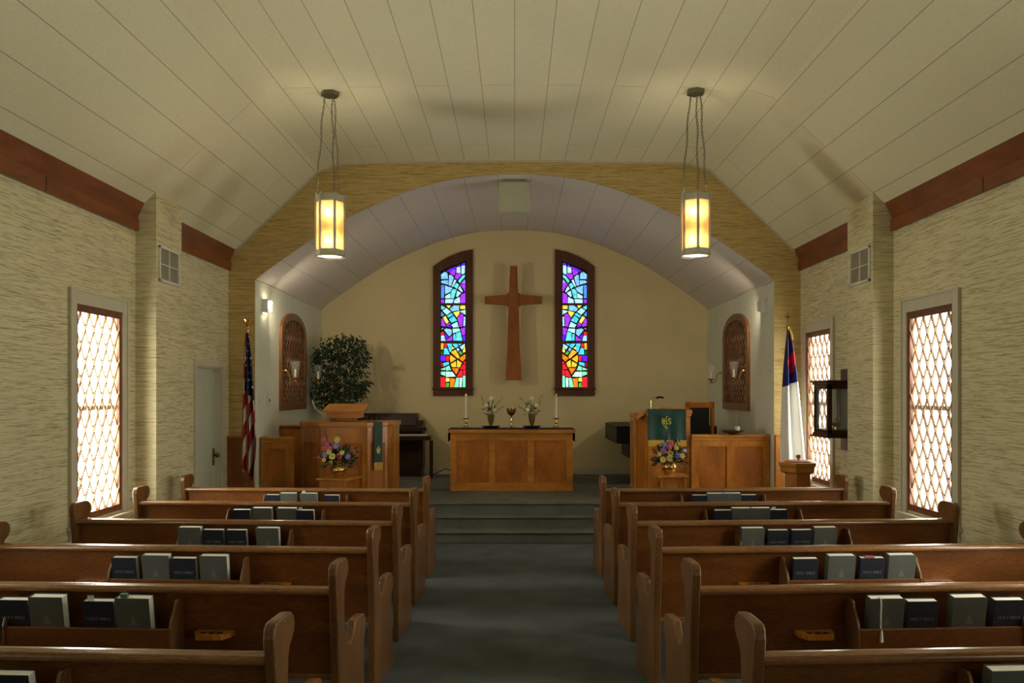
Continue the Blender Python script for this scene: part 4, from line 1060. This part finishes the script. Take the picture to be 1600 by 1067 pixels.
MB().tube([(0, .03, .05), (0, .03, zz(506))], .013, 10).build('pole', M_OAK, t, smooth=True)
MB().lathe([(.16, 0), (.16, .03), (.06, .06), (.02, .10)], (0, .03, 0), 20).build('base', M_BRASS, t, smooth=True)
e = MB().ball((0, .03, zz(512)), .022, 10); e.lathe([(.012, zz(522)), (.014, zz(514))], (0, .03, 0), 10); e.ball((0, .03, zz(503)), .022, 10, sq=(1, .8, 1.3)); e.ball((.02, .02, zz(500)), .013, 8)
for s in (-1, 1): e.prism([(s*.008, zz(505)), (s*.035, zz(498)), (s*.058, zz(500)), (s*.050, zz(505)), (s*.02, zz(509))], .015, .045, 'y')
e.build('eagle_finial', M_BRASS, t, smooth=True)
M_FR = plain('orange_gold_fringe', (.50, .22, .04), .6)
drape(t, [(zz(520), fm(384.5), fm(388), 0), (zz(560), fm(382), fm(393), 0), (zz(600), fm(380), fm(396.5), 0), (zz(640), fm(379), fm(399), .0), (zz(680), fm(377.5), fm(402), .05), (zz(726), fm(376), fm(399), .21)], flag_mat('stars_and_stripes'), 2.6, .05, True, M_FR)
fx1 = (1236-VX)*FY/F; fm = lambda x: (x-1236)*FY/F
t = thing('church_flag', 'white flag with red cross on blue corner beside the right window', 'flag', (fx1, FY, 0))
MB().tube([(-.03, .03, .05), (-.03, .03, zz(512))], .013, 10).build('pole', M_OAK, t, smooth=True)
MB().lathe([(.15, 0), (.15, .03), (.06, .06), (.02, .10)], (-.03, .03, 0), 20).build('base', M_BRASS, t, smooth=True)
e = MB().lathe([(.010, zz(516)), (.022, zz(511)), (.010, zz(506)), (.008, zz(500))], (-.03, .03, 0), 12); e.box(-.037, -.023, .023, .037, zz(504), zz(487)); e.box(-.065, .005, .023, .037, zz(497), zz(493))
e.build('cross_finial', M_BRASS, t)
MB().tube([(-.02, 0, zz(514)), (.0, -.015, zz(522)), (.012, -.01, zz(531))], .012, 6).build('gold_cord', M_GOLD, t, smooth=True)
drape(t, [(zz(516), fm(1230), fm(1235), 0), (zz(545), fm(1227.5), fm(1240), 0), (zz(580), fm(1225.5), fm(1244), 0), (zz(620), fm(1223.5), fm(1248), 0), (zz(670), fm(1222), fm(1252), 0), (zz(728), fm(1221), fm(1256.5), .02)], flag_mat('cross_flag'), 1.6, .055)

# ------------------------------------------------------------------ baptismal font
t = thing('baptismal_font', 'hexagonal oak baptismal font with knobbed lid by the white flag', 'font', ((1247.5-VX)*9.0/F, 9.0, 0), math.radians(4))
zt = .985; ph = 0
MB().lathe([(.175, 0), (.175, .06), (.150, .08), (.150, zt-.12)], n=6).build('pedestal', M_OAKP, t, bevel=.004)
MB().lathe([(.155, zt-.125), (.20, zt-.105), (.205, zt-.05), (.222, zt-.035), (.222, zt)], n=6).build('bowl_rim', M_OAKH, t, bevel=.006)
lid = MB().lathe([(.155, zt), (.155, zt+.012), (.11, zt+.02), (.0001, zt+.022)], n=6).build('lid', M_OAKP, t, bevel=.003)
MB().lathe([(.010, zt+.02), (.010, zt+.03), (.028, zt+.048), (.024, zt+.072), (.0001, zt+.08)], n=16).build('knob', M_CROSS, lid, smooth=True)

# ------------------------------------------------------------------ wall cabinet with oil lamp
CZ0, CZ1 = 1.27, 1.86; cy0, cy1 = 8.45, 8.85; cxo = 3.19
t = thing('display_cabinet', 'dark glazed display cabinet hung on the right wall by the far window', 'cabinet')
MB().box(W-.03, W, cy0+.06, cy1-.06, 1.13, 1.98).build('back_board', M_CHERRY, t, bevel=.006)
MB().box(cxo-.03, W-.002, cy0-.03, cy1+.03, CZ1-.02, CZ1).box(cxo-.01, W-.002, cy0-.015, cy1+.015, CZ1-.045, CZ1-.02).build('cornice', M_CHERRY, t, bevel=.004)
MB().box(cxo-.03, W-.002, cy0-.03, cy1+.03, CZ0, CZ0+.02).box(cxo-.01, W-.002, cy0-.015, cy1+.015, CZ0+.02, CZ0+.045).build('bottom', M_CHERRY, t, bevel=.004)
f = MB(); z0, z1 = CZ0+.045, CZ1-.045
for (x, y) in ((cxo, cy0), (cxo, cy1-.04)): f.box(x, x+.045, y, y+.04, z0, z1)
f.box(W-.06, W-.002, cy0, cy0+.04, z0, z1); f.box(W-.06, W-.002, cy1-.04, cy1, z0, z1)
for za, zb_ in ((z0, z0+.04), (z1-.045, z1)):
    f.box(cxo, W, cy0, cy0+.03, za, zb_); f.box(cxo, cxo+.03, cy0, cy1, za, zb_); f.box(cxo, W, cy1-.03, cy1, za, zb_)
f.build('frame', M_CHERRY, t, bevel=.003)
MB().box(cxo+.012, cxo+.015, cy0+.04, cy1-.04, z0+.04, z1-.045).box(cxo+.04, W-.05, cy0+.012, cy0+.015, z0+.04, z1-.045).box(cxo+.04, W-.05, cy1-.015, cy1-.012, z0+.04, z1-.045).build('glazing', glass('cabinet_glass', (.8, .95, .9), .02, .12), t)
t = thing('oil_lamp', 'small brass oil lamp with glass chimney inside the wall cabinet', 'oil lamp', (3.34, 8.62, CZ0+.0455))
MB().lathe([(.045,0),(.047,.01),(.02,.03),(.018,.06),(.045,.085),(.05,.11),(.03,.135),(.02,.15)], n=18).build('font_body', plain('bright_brass', (.55, .38, .16), .2, 1), t, smooth=True)
MB().lathe([(.022,.15),(.036,.19),(.034,.23),(.02,.29),(.018,.34)], n=16).build('glass_chimney', M_CLEAR, t, smooth=True)
MB().tube([(.0,-.05,.10),(.0,-.085,.12),(.0,-.08,.17),(0,-.04,.20)], .004, 6).build('handle', M_BRASS, t)

# ------------------------------------------------------------------ upright piano (left) and grand piano (right)
t = thing('upright_piano', 'dark walnut upright piano against the wall behind the pulpit', 'piano')
pz = PZ; x0, x1 = -2.78, -1.40; yb = 13.56; yf = 13.22
MB().prism([(yb, pz+.12), (yb, 1.40), (yf+.06, 1.40), (yf-.01, 1.22), (yf-.01, pz+.12)], x0, P(652, 0, 13.3)[0], 'x').build('upper_case', M_DKW, t, bevel=.006)
MB().prism([(yb, pz+.12), (yb, 1.285), (yf+.06, 1.285), (yf-.02, 1.20), (yf-.02, pz+.12)], P(652, 0, 13.3)[0], P(662, 0, 13.3)[0], 'x').build('side_cheek', M_DKW, t, bevel=.01)
MB().box(x0, P(666, 0, 13.1)[0], yf-.14, yf+.02, 1.125, 1.185).build('fallboard', M_DKW, t, bevel=.008)
kb = MB().box(x0, P(672, 0, 13.0)[0]+.02, yf-.30, yf, .985, 1.058).build('keybed', M_DKW, t, bevel=.006)
M_KEYS = plain('ivory', (.62, .60, .52), .4)
MB().box(x0+.05, P(667, 0, 13.0)[0], yf-.285, yf-.14, 1.058, 1.080).build('keys', M_KEYS, t)
for x in (x0+.02, P(671, 0, 12.95)[0]):
    MB().box(x, x+.055, yf-.28, yf-.22, pz, .985).build('leg', M_DKW, t, bevel=.006)
MB().box(x0, P(660, 0, 13.3)[0], yf-.01, yb-.02, pz, pz+.13).build('plinth', M_DKW, t)
t = thing('grand_piano', 'black grand piano partly hidden behind the right lectern', 'piano')
g0 = P(957.5, 0, 12.2)[0]
out = [(g0, 11.75), (g0+1.42, 11.75)] + [(g0+1.42-.02*q, 11.75+.5+.07*q) for q in range(4)] + [(g0+1.1, 12.95), (g0+.7, 13.35), (g0+.35, 13.48), (g0+.1, 13.42), (g0, 13.2)]
MB().prism(out, 1.01, 1.235, 'z').build('case', M_BLACK, t, bevel=.006)
MB().prism([(a+(.012 if False else 0), b) for a, b in out], 1.238, 1.258, 'z').build('lid', M_BLACK, t, bevel=.004)
MB().box(g0+.18, g0+1.3, 11.80, 12.6, .80, 1.01).build('keybed', M_BLACK, t, bevel=.008)
for (x, y) in ((g0+.33, 12.05), (g0+1.2, 12.0), (g0+.6, 13.1)):
    MB().lathe([(.03, PZ), (.032, PZ+.05), (.045, .78), (.05, 1.01)], (x, y, 0), 4, 0, PI/4).build('leg', M_BLACK, t, bevel=.003)
# cable on the platform
t = MB().tube([(-1.32, 13.05, PZ+.01), (-1.22, 13.35, PZ+.06), (-1.12, 13.52, PZ+.10), (-1.0, 13.5, PZ+.05), (-.9, 13.4, PZ+.012), (-.8, 13.2, PZ+.01), (-.7, 12.9, PZ+.01)], .008, 6).build('power_cable', M_BLACK, None, smooth=True)
tag(t, 'black cable trailing from the upright piano along the platform', 'cable')

# ------------------------------------------------------------------ chair, bowl, cup
t = thing('pulpit_chair', 'tall oak armchair with black backrest behind the right rail', 'chair', (P(1095, 0, 11.5)[0], 11.55, PZ), math.radians(14))
hz = 1.205
for sx in (-1, 1):
    MB().box(sx*.21, sx*.165, -.02, .03, 0, hz-.0).build('back_post', M_OAKP, t, bevel=.006)
    MB().box(sx*.24, sx*.19, -.50, -.45, 0, .66).build('leg', M_OAKP, t, bevel=.005); MB().box(sx*.25, sx*.19, -.52, .0, .66, .69).build('arm', M_OAKP, t, bevel=.006)
MB().prism([(-.215, hz-.08), (-.215, hz-.0), (-.17, hz+.01), (-.12, hz-.005), (.12, hz-.005), (.17, hz+.01), (.215, hz-.0), (.215, hz-.08)], -.02, .03, 'y').build('crest_rail', M_OAKP, t, bevel=.005)
MB().box(-.165, .13, -.03, .02, .50, hz-.08).build('back_cushion', M_BLACKF, t, bevel=.01)
MB().box(-.2, .2, -.48, .0, .38, .48).build('seat', M_BLACKF, t, bevel=.02)
bxx = P(1145, 0, 10.3)[0]
t = thing('dark_bowl', 'shallow dark bowl on the right choir rail', 'bowl', (bxx, 10.30, 1.2155))
MB().lathe([(.05, 0), (.052, .008), (.115, .030), (.140, .048), (.132, .050), (.105, .036), (.0001, .014)], n=26).build('bowl_body', M_CHERRY, t, smooth=True)
MB().lathe([(.141, .044), (.146, .048), (.141, .052)], n=26).build('rim', M_CHERRY, t, smooth=True)
t = thing('white_cup', 'small white candle cup resting in the dark bowl', 'cup', (bxx+.05, 10.28, 1.2155+.025))
MB().lathe([(.022, 0), (.03, .02), (.034, .075), (.031, .075), (.024, .02), (.0001, .012)], n=18).build('cup_body', M_WHITE, t, smooth=True); MB().lathe([(.012, .012), (.012, .05)], n=10).build('candle', M_CANDLE, t)

# ------------------------------------------------------------------ ficus tree in the chancel corner
t = thing('ficus_tree', 'tall dark green potted ficus in the chancel corner', 'potted tree', (P(536, 0, 12.75)[0], 12.75, PZ))
MB().lathe([(.14, 0), (.18, .30), (.19, .34), (.17, .34), (.16, .30), (.0001, .28)], n=20).build('pot', M_POT, t, smooth=True)
tr = MB()
ends = []
for k_, (a, r_) in enumerate(((.3, .22), (1.6, .25), (2.9, .2), (4.1, .26), (5.2, .22), (.9, .08))):
    e_ = Vector((math.cos(a)*r_, math.sin(a)*r_*.8, 1.55+.10*(k_ % 3)))
    tr.tube([(.02*math.cos(a), .02*math.sin(a), .30), (.03*math.cos(a+1), .03*math.sin(a+1), .8), (e_.x*.35, e_.y*.35, 1.15), (e_.x*.7, e_.y*.7, 1.4), tuple(e_)], [.022, .018, .014, .010, .005], 6); ends.append(e_)
tr.build('trunk', M_BARK, t, smooth=True)
rnd = random.Random(11); lf = MB()
def pxl(x, y): return ((x-536)*12.75/F, H-(y-VY)*12.75/F-PZ)
clumps = []
for (x, y, r_) in ((505,552,.17),(500,572,.14),(520,540,.17),(540,535,.16),(556,537,.15),(565,548,.12),(545,556,.18),(525,562,.17),(508,590,.18),(528,585,.18),(547,582,.16),(563,570,.10),(500,608,.13),(515,612,.19),(535,608,.18),(555,606,.17),(566,603,.11),(572,598,.08),
                (508,628,.15),(525,630,.17),(542,632,.14),(560,618,.12),(566,560,.09),(496,560,.10),(569,582,.06)):
    a, z = pxl(x, y); clumps.append((a, z, r_))
for (a, z, r_) in clumps:
    for q in range(int(1500*r_*r_*3.6)+20):
        d = Vector((rnd.gauss(0, 1), rnd.gauss(0, 1), rnd.gauss(0, 1))).normalized(); rr_ = r_*rnd.uniform(.3, 1)
        yy = rnd.uniform(-.8, .8)*.32
        lf.leaf((max(a+d.x*rr_, -.40), yy+d.y*rr_*.7, z+d.z*rr_), (d.x*.7+rnd.uniform(-.5, .5), d.y, -.45+rnd.uniform(-.4, .3)), rnd.uniform(.05, .085), .028)
lf.build('foliage', M_LEAF, t, recalc=False)
